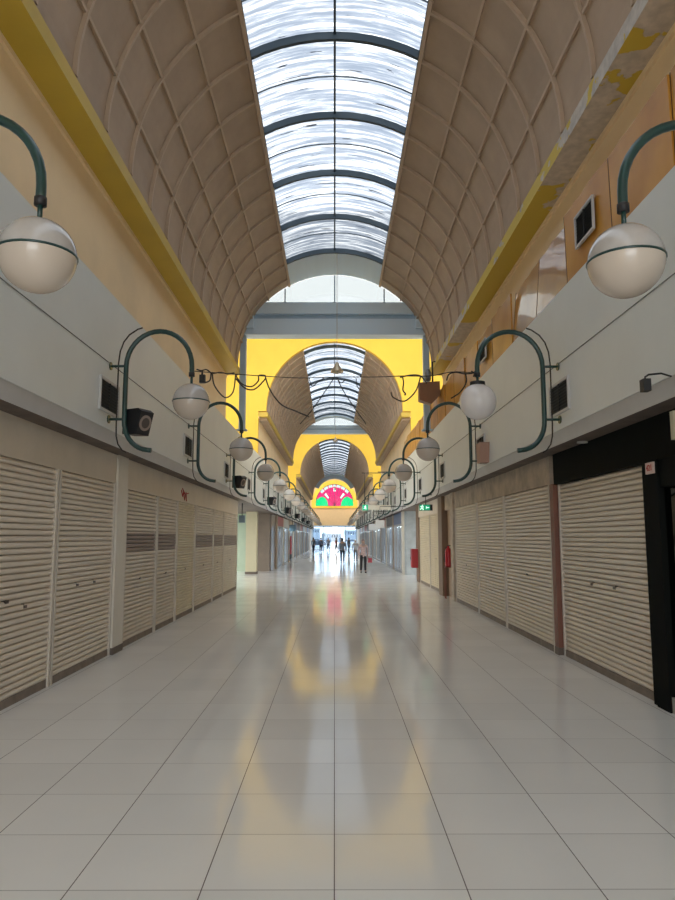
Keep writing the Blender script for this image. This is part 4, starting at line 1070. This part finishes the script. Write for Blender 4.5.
bag = thing('handbag', 'red handbag carried by the person in the pinkish jacket', 'bag', (pw.x + .31, 32.40, .58))
MB().prism([(-.10, -.12), (.10, -.12), (.085, .09), (-.085, .09)], -.05, .05, 'y').build('pouch', M('red_leather', (.35, .03, .05), .4), bag)
MB().tube([(-.07, 0, .08), (-.05, 0, .15), (0, 0, .18), (.05, 0, .15), (.07, 0, .08)], .008, 6).build('strap', M('red_leather', (.35, .03, .05), .4), bag)
far_spec = [(-1.5, 78, (.12, .14, .2)), (-.75, 84, (.3, .28, .28)), (.2, 80, (.35, .12, .1)), (.8, 88, (.1, .12, .18)), (1.5, 74, (.15, .15, .17)), (-2.1, 71, (.2, .22, .25))]
for i, (x, y, c_) in enumerate(far_spec):
    person(['tiny far person in a blue-grey top left of the aisle centre', 'tiny far person in a grey-brown top near the lobby', 'tiny far person in a reddish top near the centre of the lobby', 'farthest tiny person, in navy, by the street doors', 'tiny far person in dark grey right of the aisle centre', 'tiny far person in slate by the left shopfronts'][i], x, y, 1.6, R(30 * i), M('far_top_%d' % i, c_, .8), denim, M('black_hair', (.02, .015, .012), .5), .1, hands=False)

# ------------------------------------------------------------------ outside the street doors
bl_m = M('street_building', (.30, .34, .38), .7, var=.2, vscale=.4); gl2 = M('street_window', (.08, .1, .13), .2)
for i, (x0, x1, y, h) in enumerate(((-46, -6, 290, 5.4), (-5.5, 3, 300, 3.4), (4, 17, 292, 4.6), (18, 50, 298, 6))):
    t = thing('building', ['low bluish street building at the left beyond the doors', 'lowest street building seen centrally beyond the doors', 'street building right of centre beyond the doors', 'tallest street building at the right beyond the doors'][i], 'building', ((x0 + x1) / 2, y, -.02))
    hw = (x1 - x0) / 2; MB().box(-hw, hw, 0, 6, 0, h).build('walls', bl_m, t)
    wn = MB()
    for xx in range(int(-hw) + 1, int(hw)): 
        for z in (h - 1.6,): wn.box(xx, xx + .6, -.05, 0, z, z + 1.1)
    wn.build('window_row', gl2, t); MB().box(-hw - .2, hw + .2, -.2, 6.2, h, h + .2).build('parapet', M('street_parapet', (.4, .4, .38), .7), t)
def car(lab, x, y, col, rz=0):
    t = thing('car', lab, 'car', (x, y, -.02), rz); b = MB()
    b.prism([(-2.1, .35), (-2.1, .75), (-1.5, .92), (-.9, 1.4), (.8, 1.42), (1.4, .98), (2.05, .85), (2.1, .35)], -.8, .8, 'y'); b.build('body', M('car_' + lab.split()[0], col, .25, coat=.5), t)
    MB().prism([(-1.35, .95), (-.85, 1.33), (.75, 1.35), (1.2, .98)], -.81, .81, 'y').build('windows', gl2, t)
    for sx in (-1.3, 1.3):
        for sy in (-.72, .72):
            w_ = MB(); w_.prism([(sx + .32 * math.cos(2 * PI * k / 16), .32 + .32 * math.sin(2 * PI * k / 16)) for k in range(16)], sy - .1, sy + .1, 'y'); w_.build('wheel', black_m, t)
car('dark car parked outside, left beyond the doors', -3.6, 125, (.03, .04, .06)); car('white car parked outside, right beyond the doors', 3.0, 130, (.6, .6, .6))
